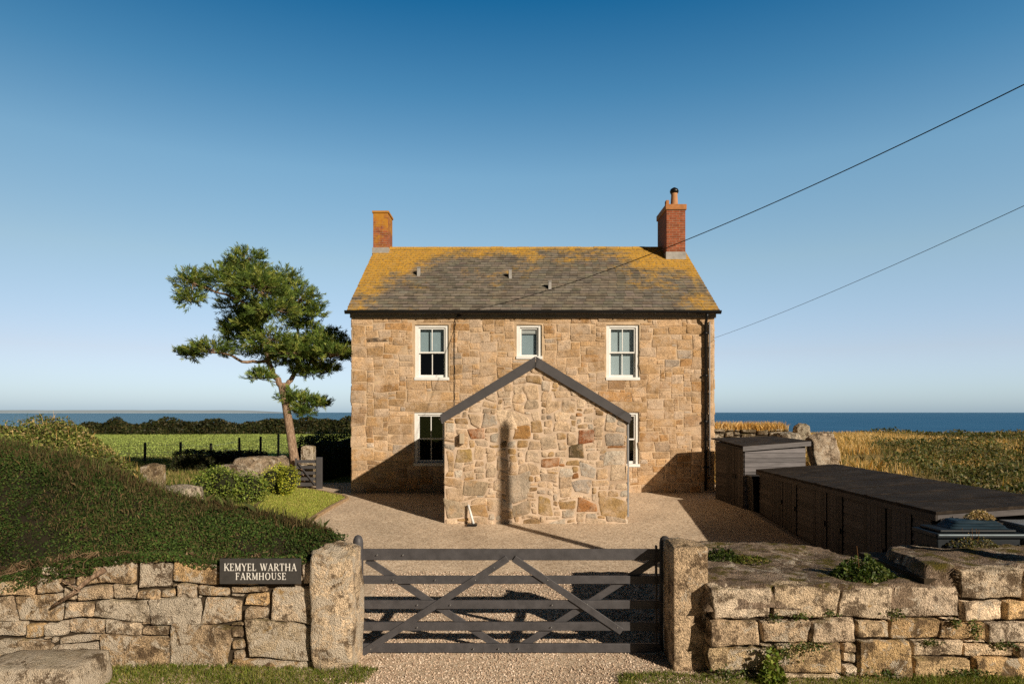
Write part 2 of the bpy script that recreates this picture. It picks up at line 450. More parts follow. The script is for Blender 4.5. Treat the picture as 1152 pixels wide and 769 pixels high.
# lawn with a stone edging
lawn_poly = [(-4.75, 13.2), (-4.72, 15.7), (-4.62, 17.2), (-4.48, 18.35), (-4.7, 18.75), (-5.9, 19.75), (-7.2, 20.3), (-9.6, 20.6), (-10.5, 17), (-10, 13)]
def inpoly(x, y, poly):
    r = np.zeros(np.shape(x), bool); n = len(poly)
    for i in range(n):
        x0, y0 = poly[i]; x1, y1 = poly[(i + 1) % n]
        c = ((y0 > y) != (y1 > y)) & (x < (x1 - x0) * (y - y0) / (y1 - y0 + 1e-12) + x0)
        r ^= c
    return r
def fan(poly, dz, name, m, zf=tzs):
    mb = MB(); n = len(poly)
    cx, cy = np.mean([p[0] for p in poly]), np.mean([p[1] for p in poly])
    V = [(x, y, zf(x, y) + dz) for x, y in poly] + [(x, y, zf(x, y) - .05) for x, y in poly] + [(cx, cy, zf(cx, cy) + dz)]
    F = [(i, (i + 1) % n, 2 * n) for i in range(n)]
    mb.add(V, np.array(F)); mb.F.append(np.array([(n + i, n + (i + 1) % n, (i + 1) % n, i) for i in range(n)]))
    return mb.build(name, m)
struct(fan(lawn_poly, .045, 'lawn', m_lawn))
mb = MB()
for i in range(0, 5):
    a, b = lawn_poly[i], lawn_poly[i + 1]
    L = math.dist(a, b); k = max(1, int(L / .45))
    for q in range(k):
        t0, t1 = q / k + .01, (q + 1) / k - .012
        p0 = (a[0] + (b[0] - a[0]) * t0 + .06, a[1] + (b[1] - a[1]) * t0); p1 = (a[0] + (b[0] - a[0]) * t1 + .06, a[1] + (b[1] - a[1]) * t1)
        mb.beam((*p0, tzs(*p0) + .01), (*p1, tzs(*p1) + .01), .10, .11)
struct(mb.build('lawn_kerb', m_kerb, bevel=.012))

# ------------------------------------------------------------------ foliage builders
def unit(v): return v / (np.linalg.norm(v, axis=-1, keepdims=True) + 1e-9)
def leaf_cloud(mb, P, size, pal, rng, nrm=None, elong=1.7, tilt=.9, clump=1.2, dark=.45, jitter=.35):
    n = len(P); P = np.asarray(P, float)
    N = unit(rng.normal(size=(n, 3)) * tilt + (nrm if nrm is not None else np.array([0, 0, .5])))
    a = unit(np.cross(N, rng.normal(size=(n, 3)))); b = np.cross(N, a)
    L = (size * rng.uniform(.6, 1.35, n))[:, None]; W = L / elong
    V = np.stack([P - a * L * .5, P + b * W * .5, P + a * L * .5, P - b * W * .5], 1).reshape(-1, 3)
    F = np.arange(4 * n).reshape(-1, 4)
    pal = np.array(pal); c = pal[rng.integers(0, len(pal), n)]
    k = 1 - dark + 2 * dark * (.5 + .5 * np.clip(fbm(P * clump, 11, 3) * 1.4, -1, 1))
    c = c * k[:, None] * rng.uniform(1 - jitter, 1 + jitter, (n, 1))
    mb.add(V, F, np.repeat(np.clip(c, 0, 1), 4, 0)); return mb
def blades(mb, P, h, w, pal, rng, lean=.35, bias=(0, 0)):
    n = len(P); P = np.asarray(P, float); h = np.asarray(h) * rng.uniform(.55, 1.25, n)
    th = rng.uniform(0, 6.28, n); d = np.stack([np.cos(th), np.sin(th), 0 * th], 1)
    ln = rng.uniform(0, lean, n)[:, None]
    th2 = rng.uniform(0, 6.28, n); d2 = np.stack([np.cos(th2) + bias[0], np.sin(th2) + bias[1], 0 * th2], 1)
    up = np.array([0, 0, 1.])
    mid = P + up * (h * .55)[:, None] + d2 * ln * (h * .35)[:, None]
    tip = P + up * (h * (1 - .3 * ln[:, 0]))[:, None] + d2 * ln * (h * 1.1)[:, None]
    ww = (np.asarray(w) * np.ones(n))[:, None]
    V = np.stack([P - d * ww, P + d * ww, mid + d * ww * .7, tip, mid - d * ww * .7], 1).reshape(-1, 3)
    F = np.arange(5 * n).reshape(-1, 5)
    pal = np.array(pal); c = pal[rng.integers(0, len(pal), n)] * rng.uniform(.65, 1.3, (n, 1))
    mb.add(V, F, np.repeat(c, 5, 0)); return mb
GREEN = [(.035, .06, .012), (.05, .085, .016), (.075, .11, .02), (.03, .045, .012)]
LIGHT = [(.10, .15, .025), (.14, .18, .03), (.08, .12, .02), (.18, .17, .05)]
DRY = [(.80, .52, .19), (.90, .64, .28), (.66, .40, .13), (.50, .34, .12), (.84, .62, .33)]
DARKH = [(.040, .074, .016), (.055, .098, .02), (.022, .038, .011), (.08, .115, .028), (.05, .08, .02), (.09, .07, .03)]

def bush(name, loc, rx, ry, rz, nleaf, size, pal, label, cat, seed, lumps=9, group=None, flowers=None, blade=False):
    rng = np.random.default_rng(seed)
    root = empty(name, loc, label, cat, group)
    mb = MB(); core = MB()
    L = []
    for i in range(lumps):
        c = np.array([rng.uniform(-.6, .6) * rx, rng.uniform(-.6, .6) * ry, rng.uniform(.25, .72) * rz]); L.append((c, rng.uniform(.36, .58)))
    k = 0
    for c, s in L:
        m = nleaf // lumps
        d = unit(rng.normal(size=(m, 3))); r = rng.uniform(.72, 1.12, m)[:, None]
        p = c + d * r * np.array([rx, ry, rz * .9]) * s
        ok = p[:, 2] > 0
        leaf_cloud(mb, p[ok] + np.array(loc), size, pal, rng, nrm=d[ok] * .9 + np.array([0, 0, .4]), clump=2.2)
        u = np.linspace(0, 2 * math.pi, 11); v = np.linspace(0, math.pi, 7); uu, vv = np.meshgrid(u, v)
        q = np.stack([np.cos(uu) * np.sin(vv) * rx, np.sin(uu) * np.sin(vv) * ry, np.cos(vv) * rz * .9], -1) * s * .74 + c
        q[..., 2] = np.maximum(q[..., 2], -.05)
        core.grid(q + np.array(loc))
    if flowers:
        col, nf, fs = flowers
        i = rng.integers(0, lumps, nf); d = unit(rng.normal(size=(nf, 3)) + np.array([0, -.4, .6]))
        p = np.array([L[j][0] for j in i]) + d * np.array([rx, ry, rz * .9]) * np.array([L[j][1] for j in i])[:, None] * 1.1
        leaf_cloud(mb, p + np.array(loc), fs, [col], rng, nrm=d, dark=.1)
    core.build('branches', m_bush_core, root, smooth=True)
    mb.build('foliage', m_leaf, root)
    return root

# ------------------------------------------------------------------ stone facing
def pack(nu, nv, rng, sizes, blocked, presets=(), asp=.8, grow=False):
    occ = blocked.copy(); out = []
    for p in presets:
        i0, j0, w, h = p[:4]
        i0 = max(0, i0); j0 = max(0, j0); w = min(w, nu - i0); h = min(h, nv - j0)
        if w < 1 or h < 1 or occ[j0:j0 + h, i0:i0 + w].any():
            while w > 1 and h > 0 and occ[j0:j0 + h, i0:i0 + w].any():
                if occ[j0:j0 + h, i0].any() and not occ[j0:j0 + h, i0 + w - 1].any(): i0 += 1; w -= 1
                elif occ[j0, i0:i0 + w].any() and h > 1: j0 += 1; h -= 1
                elif occ[j0 + h - 1, i0:i0 + w].any() and h > 1: h -= 1
                else: w -= 1
            if w < 1 or h < 1 or occ[j0:j0 + h, i0:i0 + w].any(): continue
        occ[j0:j0 + h, i0:i0 + w] = True; out.append((i0, j0, w, h, p[4] if len(p) > 4 else None))
    for _ in range(2 if grow else 0):
        for q, (i0, j0, w, h, c) in enumerate(out):
            if i0 + w < nu and not occ[j0:j0 + h, i0 + w].any(): occ[j0:j0 + h, i0 + w] = True; w += 1
            if j0 + h < nv and not occ[j0 + h, i0:i0 + w].any(): occ[j0 + h, i0:i0 + w] = True; h += 1
            if i0 > 0 and not occ[j0:j0 + h, i0 - 1].any(): i0 -= 1; occ[j0:j0 + h, i0] = True; w += 1
            if j0 > 0 and not occ[j0 - 1, i0:i0 + w].any(): j0 -= 1; occ[j0, i0:i0 + w] = True; h += 1
            out[q] = (i0, j0, w, h, c)
    for j in range(nv):
        i = 0
        while i < nu:
            if occ[j, i]: i += 1; continue
            w, h = sizes[rng.integers(len(sizes))]
            run = 0
            while i + run < nu and not occ[j, i + run] and run < w + 2: run += 1
            w = run if run <= w + 1 else w
            hh = 0
            h = max(1, min(h, int(round(w * asp))))
            while hh < h and j + hh < nv and not occ[j + hh, i:i + w].any(): hh += 1
            occ[j:j + hh, i:i + w] = True; out.append((i, j, w, hh, None)); i += w
    return out

def put_stone(mb, fr, u0, u1, v0, v1, rng, prot, edge, rad, nx, ny, col, jit=.12, rough=.006, back=-.02, warp=None, tilt=.02):
    w, h = u1 - u0, v1 - v0; cu, cv = (u0 + u1) / 2, (v0 + v1) / 2
    def sp(n, L):
        dl = min(.35, edge * .55 / (L / 2)); m = np.linspace(-1 + dl * 2.4 if dl < .3 else -1 + dl * 1.3, 1 - dl * 2.4 if dl < .3 else 1 - dl * 1.3, max(2, n - 4))
        return np.concatenate([[-1, -1 + dl], m, [1 - dl, 1]])
    U, V = np.meshgrid(sp(nx, w), sp(ny, h))
    x, y = U * w / 2, V * h / 2
    r = min(rad, .48 * min(w, h))
    qx = np.clip(x, -(w / 2 - r), w / 2 - r); qy = np.clip(y, -(h / 2 - r), h / 2 - r)
    dx, dy = x - qx, y - qy; d = np.hypot(dx, dy); k = np.where(d > r, r / np.maximum(d, 1e-9), 1)
    x = qx + dx * k; y = qy + dy * k
    e = np.minimum((1 - np.abs(U)) * w / 2, (1 - np.abs(V)) * h / 2)
    t = np.clip(e / edge, 0, 1); dep = prot * np.sqrt(1 - (1 - t) ** 2)
    c4 = rng.uniform(-jit, jit, (4, 2)) * min(w, h)
    bu, bv = (U + 1) / 2, (V + 1) / 2
    for q, wt in enumerate(((1 - bu) * (1 - bv), bu * (1 - bv), (1 - bu) * bv, bu * bv)):
        x = x + c4[q, 0] * wt; y = y + c4[q, 1] * wt
    gu, gv = x + cu, y + cv
    if warp is not None:
        A, f, sd = warp
        pp = np.stack([gu * f, gv * f, 0 * gu], -1)
        gu = gu + A * vn(pp, sd); gv = gv + A * vn(pp, sd + 1)
    pn = np.stack([gu * 9, gv * 9, 0 * gu + rng.uniform(0, 50)], -1)
    dep = dep + t ** .5 * rough * fbm(pn, 21, 4) * 2 + t * tilt * (rng.uniform(-1, 1) * U * w + rng.uniform(-1, 1) * V * h)
    if rough > .008:
        gu = gu + (1 - t) * rough * 1.1 * vn(pn * 1.3, 31); gv = gv + (1 - t) * rough * 1.1 * vn(pn * 1.3, 32)
    rim = (np.abs(U) > .999) | (np.abs(V) > .999)
    dep = np.where(rim, back, dep)
    O, Ud, Vd, Nd = fr
    P = O + gu[..., None] * Ud + gv[..., None] * Vd + dep[..., None] * Nd
    mb.grid(P, tuple(col))

def facing(mb, fr, W, H, cell, rng, sizes, palette, blocked=None, presets=(), prot=.014, edge=.03, rad=.04, gap=.012, g=(6, 5), jit=.1, rough=.005, warp=(.02, 2.5, 3), back=-.02, tilt=.02, asp=.8):
    nu, nv = int(round(W / cell)), int(round(H / cell))
    bl = np.zeros((nv, nu), bool)
    if blocked is not None:
        for j in range(nv):
            for i in range(nu):
                if blocked((i + .5) * cell, (j + .5) * cell): bl[j, i] = True
    pal = np.array([p[:3] for p in palette]); wt = np.array([p[3] for p in palette]); wt = wt / wt.sum()
    for i, j, w, h, col in pack(nu, nv, rng, sizes, bl, presets, asp, cell < .05):
        c = col if col is not None else pal[rng.choice(len(pal), p=wt)] * rng.uniform(.76, 1.2)
        put_stone(mb, fr, i * cell + gap / 2, (i + w) * cell - gap / 2, j * cell + gap / 2, (j + h) * cell - gap / 2, rng,
                  prot * rng.uniform(.6, 1.3), edge, rad * rng.uniform(.6, 1.4), g[0], g[1], c, jit, rough, back, warp, tilt)

v3 = lambda *a: np.array(a, float)
HPAL = [(0.6, 0.407, 0.242, 6), (0.64, 0.45, 0.286, 5), (0.56, 0.363, 0.193, 5), (0.6, 0.45, 0.319, 3), (0.52, 0.304, 0.14, 1.8), (0.54, 0.44, 0.348, 0.6), (0.44, 0.284, 0.165, 1)]
HSIZE = [(6, 3), (7, 3), (10, 4), (7, 4), (12, 4), (5, 3), (8, 4), (3, 2), (4, 2), (14, 4), (5, 3), (4, 1), (10, 3), (8, 5), (6, 4), (3, 1), (2, 1), (5, 2)]
PPAL = [(.62, .455, .30, 6), (.66, .51, .36, 5), (.58, .46, .34, 3), (.47, .31, .15, 3), (.56, .49, .40, 2), (.38, .25, .13, 1), (.42, .20, .08, .5), (.46, .38, .30, .5)]
PSIZE = [(3, 2), (4, 3), (5, 3), (4, 4), (6, 4), (3, 3), (2, 2), (4, 2), (2, 1), (5, 5), (3, 1), (3, 2), (4, 3), (2, 2)]

# ------------------------------------------------------------------ the farmhouse
HX0, HX1, HY0, HY1 = -4.56, 5.75, 19.4, 27.2
EAVE, RIDGE, RY = 5.91, 8.60, 23.3
house = empty('farmhouse', (0.6, 19.4, .7), 'two storey golden granite farmhouse with lichened slate roof, brick chimneys and gabled porch', 'house')
z0 = .35
# windows: x0,x1,z0,z1
WIN = dict(ul=(-2.76, -1.80, 3.93, 5.47), um=(.13, .85, 4.53, 5.47), ur=(2.68, 3.62, 3.93, 5.47), ll=(-2.78, -1.84, 1.50, 2.99), lr=(2.66, 3.62, 1.47, 2.99))
rng = np.random.default_rng(12)
core = MB()
# front wall core with window openings: strips
def wall_with_holes(mb, x0, x1, y0, y1, za, zb, holes):
    xs = sorted({x0, x1, *[h[0] for h in holes], *[h[1] for h in holes]})
    for a, b in zip(xs[:-1], xs[1:]):
        cuts = sorted([(h[2], h[3]) for h in holes if h[0] <= a + 1e-6 and h[1] >= b - 1e-6])
        z = za
        for c0, c1 in cuts:
            if c0 > z: mb.box(a, b, y0, y1, z, c0)
            z = c1
        if z < zb: mb.box(a, b, y0, y1, z, zb)
wall_with_holes(core, HX0, HX1, HY0, HY0 + .45, z0, EAVE - .06, list(WIN.values()))
core.box(HX0, HX0 + .45, HY0 + .452, HY1, z0, EAVE - .06); core.box(HX1 - .45, HX1, HY0 + .452, HY1, z0, EAVE - .06)
core.box(HX0 + .452, HX1 - .452, HY1 - .45, HY1, z0, EAVE - .06)
for gxx in (HX0, HX1 - .45):
    za = EAVE - .057
    V = [(gxx, HY0 + .1, za), (gxx, HY1 - .1, za), (gxx, RY, RIDGE - .15), (gxx + .45, HY0 + .1, za), (gxx + .45, HY1 - .1, za), (gxx + .45, RY, RIDGE - .15)]
    core.add(V, [(0, 2, 1), (3, 4, 5), (0, 3, 5, 2), (1, 2, 5, 4), (0, 1, 4, 3)])
house_wall = core.build('wall', m_mortar, house)
st = MB()
cell = .07
fr = (v3(HX0, HY0, z0), v3(1, 0, 0), v3(0, 0, 1), v3(0, -1, 0))
def hb(u, v):
    x, z = u + HX0, v + z0
    return any(a - .035 < x < b + .035 and c - .035 < z < d + .035 for a, b, c, d in WIN.values())
pre = []
def cellrect(x0, x1, z0_, z1, col=None):
    return (int(round((x0 - HX0) / cell)), int(round((z0_ - z0) / cell)), max(1, int(round((x1 - x0) / cell))), max(1, int(round((z1 - z0_) / cell))), col)
for k, (a, b, c, d) in WIN.items():
    pre.append(cellrect(a - .22, b + .22, d + .03, d + .31, np.array((.45, .30, .165))))
pre.append(cellrect(-4.15, -3.5, 4.98, 5.12, np.array((.13, .10, .075))))
for i in range(16):   # quoins
    w = .62 if i % 2 else .40
    pre.append(cellrect(HX0, HX0 + w, z0 + .30 + i * .32, z0 + .30 + (i + 1) * .32)); pre.append(cellrect(HX1 - w, HX1, z0 + .30 + i * .32, z0 + .30 + (i + 1) * .32))
facing(st, fr, HX1 - HX0, EAVE - .15 - z0, cell, rng, HSIZE, HPAL, hb, pre, prot=.014, edge=.022, rad=.03, gap=.009, back=-.004, jit=.10, rough=.006, g=(8, 7), warp=(.035, 2.2, 3))
# gable ends and back, same stone
for O, Ud, Nd, W in ((v3(HX0, HY1, z0), v3(0, -1, 0), v3(-1, 0, 0), HY1 - HY0), (v3(HX1, HY0, z0), v3(0, 1, 0), v3(1, 0, 0), HY1 - HY0)):
    bl = lambda u, v, W=W: v + z0 > EAVE - .1 + (RIDGE - EAVE - .1) * (1 - abs(u - W / 2) / (W / 2)) - .1
    facing(st, (O, Ud, v3(0, 0, 1), Nd), W, RIDGE - z0, .1, rng, HSIZE, HPAL, bl, prot=.022, edge=.04, rad=.05, gap=.016, g=(5, 4), rough=.007)
facing(st, (v3(HX1, HY1, z0), v3(-1, 0, 0), v3(0, 0, 1), v3(0, 1, 0)), HX1 - HX0, EAVE - .15 - z0, .1, rng, HSIZE, HPAL, None, prot=.022, edge=.04, rad=.05, gap=.016, g=(5, 4), rough=.007)
st.build('stone_facing', m_house, house_wall, smooth=True)

# slates
def slates(mb, A, B, Cc, D, w, e, rng, base, over=.0):
    """slope quad: A left eave, B right eave, Cc right ridge, D left ridge"""
    A, B, Cc, D = map(lambda q: np.array(q, float), (A, B, Cc, D))
    L = np.linalg.norm(B - A); S = np.linalg.norm(D - A)
    u = (B - A) / L; s = (D - A) / S; n = np.cross(u, s)
    rows = int(S / e)
    e = S / rows
    for r in range(rows):
        ww = w * (1.15 - .35 * r / rows)
        k = int(L / ww) + 1; off = (r % 2) * .5 + rng.uniform(-.1, .1)
        i = -1
        while True:
            x0 = (i + off) * ww; x1 = x0 + ww - .005; i += 1
            if x0 >= L: break
            x0 = max(x0, 0); x1 = min(x1, L)
            if x1 - x0 < .02: continue
            j = rng.uniform(-.008, .008); t = .020 + rng.uniform(0, .010)
            y0 = r * e - .01 + j; y1 = min((r + 1) * e + .03, S)
            P = [A + u * x + s * y + n * d for x, y, d in ((x0, y0, t), (x1, y0, t + rng.uniform(-.003, .003)), (x1, y1, .002), (x0, y1, .002), (x0, y0, -.006), (x1, y0, -.006))]
            c = np.array(base) * rng.uniform(.72, 1.22) * np.array([1 + rng.uniform(-.06, .1), 1, 1 - rng.uniform(-.04, .12)])
            mb.add(P[:4], np.array([(0, 1, 2, 3)]), c)
            mb.add([P[4], P[5], P[1], P[0]], np.array([(0, 1, 2, 3)]), c * .22)  # lower edge coloured dark as a painted shadow line under each course
rf = MB(); rng = np.random.default_rng(31)
ex0, ex1 = -4.66, 5.84
fy, fz = HY0 - .17, EAVE - .06
by = HY1 + .17
rf.add([(ex0, fy, fz), (ex1, fy, fz), (ex1, RY, RIDGE - .03), (ex0, RY, RIDGE - .03), (ex0, by, fz), (ex1, by, fz),
        (ex0, fy + .03, fz - .06), (ex1, fy + .03, fz - .06), (ex1, RY, RIDGE - .12), (ex0, RY, RIDGE - .12), (ex0, by - .03, fz - .06), (ex1, by - .03, fz - .06)],
       [(0, 1, 2, 3), (3, 2, 5, 4), (6, 9, 8, 7), (9, 10, 11, 8), (0, 6, 7, 1), (4, 5, 11, 10), (0, 3, 9, 6), (3, 4, 10, 9), (1, 7, 8, 2), (2, 8, 11, 5)], (.10, .09, .08))
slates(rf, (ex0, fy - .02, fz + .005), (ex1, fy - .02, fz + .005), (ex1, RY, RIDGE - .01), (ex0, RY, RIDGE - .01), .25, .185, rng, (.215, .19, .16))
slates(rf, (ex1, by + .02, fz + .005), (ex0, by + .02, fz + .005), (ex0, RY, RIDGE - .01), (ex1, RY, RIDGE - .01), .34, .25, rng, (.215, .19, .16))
roof = rf.build('roof', m_slate, house)
rt = MB(); k = 24
for i in range(k):
    a = ex0 + (ex1 - ex0) * i / k + .004; b = ex0 + (ex1 - ex0) * (i + 1) / k - .004
    dz = rng.uniform(-.008, .008)
    rt.add([(a, RY - .19, RIDGE - .105 + dz), (b, RY - .19, RIDGE - .105 + dz), (b, RY - .03, RIDGE + .022 + dz), (a, RY - .03, RIDGE + .022 + dz), (b, RY + .03, RIDGE + .022 + dz), (a, RY + .03, RIDGE + .022 + dz), (b, RY + .19, RIDGE - .105 + dz), (a, RY + .19, RIDGE - .105 + dz)],
           np.array([(0, 1, 2, 3), (3, 2, 4, 5), (5, 4, 6, 7)]), np.array((.20, .15, .10)) * rng.uniform(.8, 1.2))
rt.build('ridge_tiles', m_slate, roof)

# fascia, gutter, downpipes
MB().box(HX0 - .03, HX1 + .03, HY0 - .075, HY0 - .003, EAVE - .25, EAVE - .10).build('fascia_board', plain('eaves_fascia_paint', (.22, .20, .20), .6, .15, 5), house)
g = MB(); pr = []
for i in range(9):
    t = math.pi * i / 8; pr.append((-math.cos(t) * .085, -math.sin(t) * .095))
P = np.array([[(x, fy - .05 + a, fz - .01 + b) for a, b in pr] for x in (ex0 - .03, ex1 + .03)])
g.grid(P); g.grid(P + v3(0, 0, .004) * 0 + np.array([0, .0, .0]) , flip=True) if False else None
for x in (ex0 - .03, ex1 + .03):
    g.add([(x, fy - .05 + a, fz - .01 + b) for a, b in pr], [tuple(range(9))])
for x in np.arange(ex0 + .3, ex1, .93):
    g.box(x - .012, x + .012, fy - .125, fy + .09, fz - .10, fz - .072)
gut = g.build('gutter', m_black, house, smooth=False)
so = gut.modifiers.new('thick', 'SOLIDIFY'); so.thickness = .006
dp = MB(); dx = 5.48
dp.tube([(dx, fy - .05, fz - .08), (dx, fy - .05, fz - .17), (dx, HY0 - .075, fz - .38), (dx, HY0 - .075, .78)], .04, 12)
for z in (1.4, 2.7, 4.0, 5.2): dp.box(dx - .07, dx + .07, HY0 - .12, HY0 - .004, z, z + .05)
dp.build('downpipe', m_black, house, smooth=True)
dp = MB(); dp.tube([(5.60, HY0 - .055, 5.55), (5.60, HY0 - .055, 1.2)], .022, 8)
for z in (2.2, 3.5, 4.8): dp.box(5.57, 5.63, HY0 - .08, HY0 - .003, z, z + .03)
dp.build('conduit_pipe', m_greyplastic, house, smooth=True)
cb = MB(); cb.tube([(-1.62, HY0 - .045, 5.62), (-1.63, HY0 - .045, 4.8), (-1.62, HY0 - .045, 3.9), (-1.63, HY0 - .045, 2.9)], .009, 6)
cb.build('wall_cable', m_wire, house)
br = MB(); br.beam((-1.41, HY0, 5.76), (-1.41, HY0 - .16, 5.76), .02, .03); br.tube([(-1.41, HY0 - .13, 5.80), (-1.50, HY0 - .10, 5.72), (-1.56, HY0 - .08, 5.66)], [.02, .05, .03], 8)
br.beam((-1.33, HY0 - .035, 5.88), (-1.33, HY0 - .035, 5.62), .02, .02, (0, 1, 0))
br.build('cable_bracket', m_wire, house)

# roof vents: small square grey terminals
vents = [(471, 307), (574, 310), (618.5, 323)]
def slope_pt(px, py):
    # intersect pixel ray with front roof slope
    s = (RIDGE - EAVE) / (RY - HY0)
    dz = (HY - py) / FPX; y = (EAVE - CAMZ - s * HY0) / (dz - s)
    return ((px - HX) * y / FPX, y, CAMZ + dz * y)
for px, py in vents:
    x, y, z = slope_pt(px, py + 4)
    b = MB(); b.box(x - .045, x + .045, y - .06, y + .10, z - .10, z + .26); b.box(x - .053, x + .053, y - .075, y + .115, z + .262, z + .29)
    b.build('roof_vent', m_lead, house, bevel=.006)

# chimneys
def rzone(x0, x1, y0, y1, zt, m, nm): pass
ch = MB(); ch.box(-4.66, -4.16, 22.9, 23.75, 7.7, 9.66); ch.box(-4.69, -4.13, 22.87, 23.78, 9.662, 9.735)
c1 = ch.build('chimney', m_brick_l, house, bevel=.008)
fl = MB(); fl.box(-4.685, -4.135, 22.86, 23.8, 8.2, 8.50); fl.build('flashing', m_lead, c1)
ch = MB(); ch.box(5.07, 5.69, 22.4, 23.77, 7.4, 9.62)
c2 = ch.build('chimney', m_brick, house, bevel=.006)
cp = MB(); cp.box(5.035, 5.725, 22.36, 23.81, 9.622, 9.80); cp.box(5.06, 5.16, 22.42, 22.62, 9.802, 9.95); cp.build('chimney_cap', m_cap, c2, bevel=.012)
fl = MB(); fl.box(5.05, 5.71, 22.38, 23.2, 7.8, 8.24); fl.build('flashing', m_lead, c2)
pt = MB(); pt.tube([(5.40, 22.72, 9.80), (5.40, 22.72, 9.86), (5.40, 22.72, 10.20), (5.40, 22.72, 10.26)], [.15, .125, .105, .115], 14)
pot = pt.build('chimney_pot', m_terra, c2, smooth=True)
pt = MB(); pt.tube([(5.40, 22.72, 10.262), (5.40, 22.72, 10.31), (5.40, 22.72, 10.33), (5.40, 22.72, 10.40), (5.40, 22.72, 10.45)], [.13, .145, .15, .12, .04], 14)
pt.build('cowl', m_black, c2, smooth=True)

# sash windows
def window(key, sky_blind=0.0, bm=None, mid=True, lower_blind=False):
    a, b, c, d = WIN[key]; yo = HY0 + .045; t = .066
    f = MB()
    f.box(a, a + t + .03, yo, yo + .14, c, d); f.box(b - t - .03, b, yo, yo + .14, c, d)
    f.box(a + t + .032, b - t - .032, yo, yo + .14, d - t - .01, d); f.box(a + t + .032, b - t - .032, yo, yo + .14, c, c + .05)
    w = f.build('window', m_white, house, bevel=.006)
    si = MB(); si.box(a - .015, b + .015, HY0 - .035, yo - .002, c - .035, c + .05); si.box(a + .001, b - .001, yo - .001, yo + .15, c - .048, c - .003)
    si.build('sill', m_white, w, bevel=.008)
    ia, ib, ic, id_ = a + t + .033, b - t - .033, c + .053, d - t - .013
    zm = (ic + id_) / 2
    def sash(z0, z1, y, nm, bars):
        s = MB(); r = .042
        s.box(ia, ia + r, y, y + .045, z0, z1); s.box(ib - r, ib, y, y + .045, z0, z1)
        s.box(ia + r + .001, ib - r - .001, y, y + .045, z1 - r, z1); s.box(ia + r + .001, ib - r - .001, y, y + .045, z0, z0 + r * (1.7 if nm == 'lower_sash' else 1))
        if bars:
            xm = (ia + ib) / 2; s.box(xm - .012, xm + .012, y + .004, y + .04, z0 + r * 1.75, z1 - r - .001)
        s.build(nm, m_white, w, bevel=.004)
        p = MB(); p.add([(ia + r, y + .024, z0 + r), (ib - r, y + .024, z0 + r), (ib - r, y + .024, z1 - r), (ia + r, y + .024, z1 - r)], [(0, 1, 2, 3)])
        p.build('pane', m_glass, w)
    if mid:
        sash(zm - .02, id_, yo + .035, 'upper_sash', True); sash(ic, zm + .02, yo + .085, 'lower_sash', True)
    else:
        sash(ic, id_, yo + .05, 'sash', False)
    if sky_blind > 0:
        zb = id_ - (id_ - ic) * sky_blind
        bl = MB(); q = .028; z = zb
        while z < id_:
            bl.add([(ia + .01, yo + .16, z), (ib - .01, yo + .16, z), (ib - .01, yo + .17, z + q), (ia + .01, yo + .17, z + q)], [(0, 1, 2, 3)]); z += q
        bl.build('sky_blind', bm or m_sky_blind, w)  # pale slats behind the glass stand in for reflected sky
        if not mid: MB().box(ia + .045, ib - .045, yo + .10, yo + .14, id_ - .16, id_ - .045).build('blind_cassette', m_blindw, w)
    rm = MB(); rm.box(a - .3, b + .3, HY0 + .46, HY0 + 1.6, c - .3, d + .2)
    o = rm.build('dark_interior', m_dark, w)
    # open the room box towards the glass
    import bmesh
    bmm = bmesh.new(); bmm.from_mesh(o.data)
    ff = [q for q in bmm.faces if abs(q.calc_center_median().y - (HY0 + .46)) < .01]
    bmesh.ops.delete(bmm, geom=ff, context='FACES'); bmm.to_mesh(o.data); bmm.free()
    return w
window('ul', .5); window('um', .95, m_sky_blind, False); window('ur', 1.0, m_sky_blind_pale); window('ll', 0); window('lr', 0)

# porch
PX0, PX1, PY, PAX = -1.53, 2.60, 15.5, .535
PEZ, PRZ = 2.90, 4.16           # roof underside heights at wall edge / apex
porch = empty('porch', (0, 0, 0), '', 'x'); del porch['label']; del porch['category']
porch.parent = house; porch.location = (-.6, -19.4, -.7)
def pbuild(mb, nm, m, **k):
    o = mb.build(nm, m, None, **k); o.parent = porch; return o
pc = MB(); pz0 = .25
sl = (PRZ - PEZ) / (PAX - PX0)
V = []
for y in (PY, HY0 - .03):
    V += [(PX0, y, pz0), (PX1, y, pz0), (PX1, y, PEZ - .03), (PAX, y, PRZ - .03), (PX0, y, PEZ - .03)]
pc.add(V, [(0, 1, 2, 3, 4), (5, 9, 8, 7, 6), (0, 5, 6, 1), (1, 6, 7, 2), (2, 7, 8, 3), (3, 8, 9, 4), (4, 9, 5, 0)])
m_pmortar = mortar('porch_mortar', (.72, .56, .42))
pbuild(pc, 'wall', m_pmortar)
ps = MB(); rng = np.random.default_rng(77); cell = .075
pb = lambda u, v: v + pz0 > PEZ - .10 + (PRZ - PEZ) * (1 - abs(u + PX0 - PAX) / (PAX - PX0)) + .02
def pr_(px0, py0, px1, py1, col=None):
    s = FPX / PY
    x0 = (px0 - HX) / s; x1 = (px1 - HX) / s; zb = CAMZ - (py1 - HY) / s; zt = CAMZ - (py0 - HY) / s
    return (int(round((x0 - PX0) / cell)), int(round((zb - pz0) / cell)), max(1, int(round((x1 - x0) / cell))), max(1, int(round((zt - zb) / cell))), None if col is None else np.array(col))
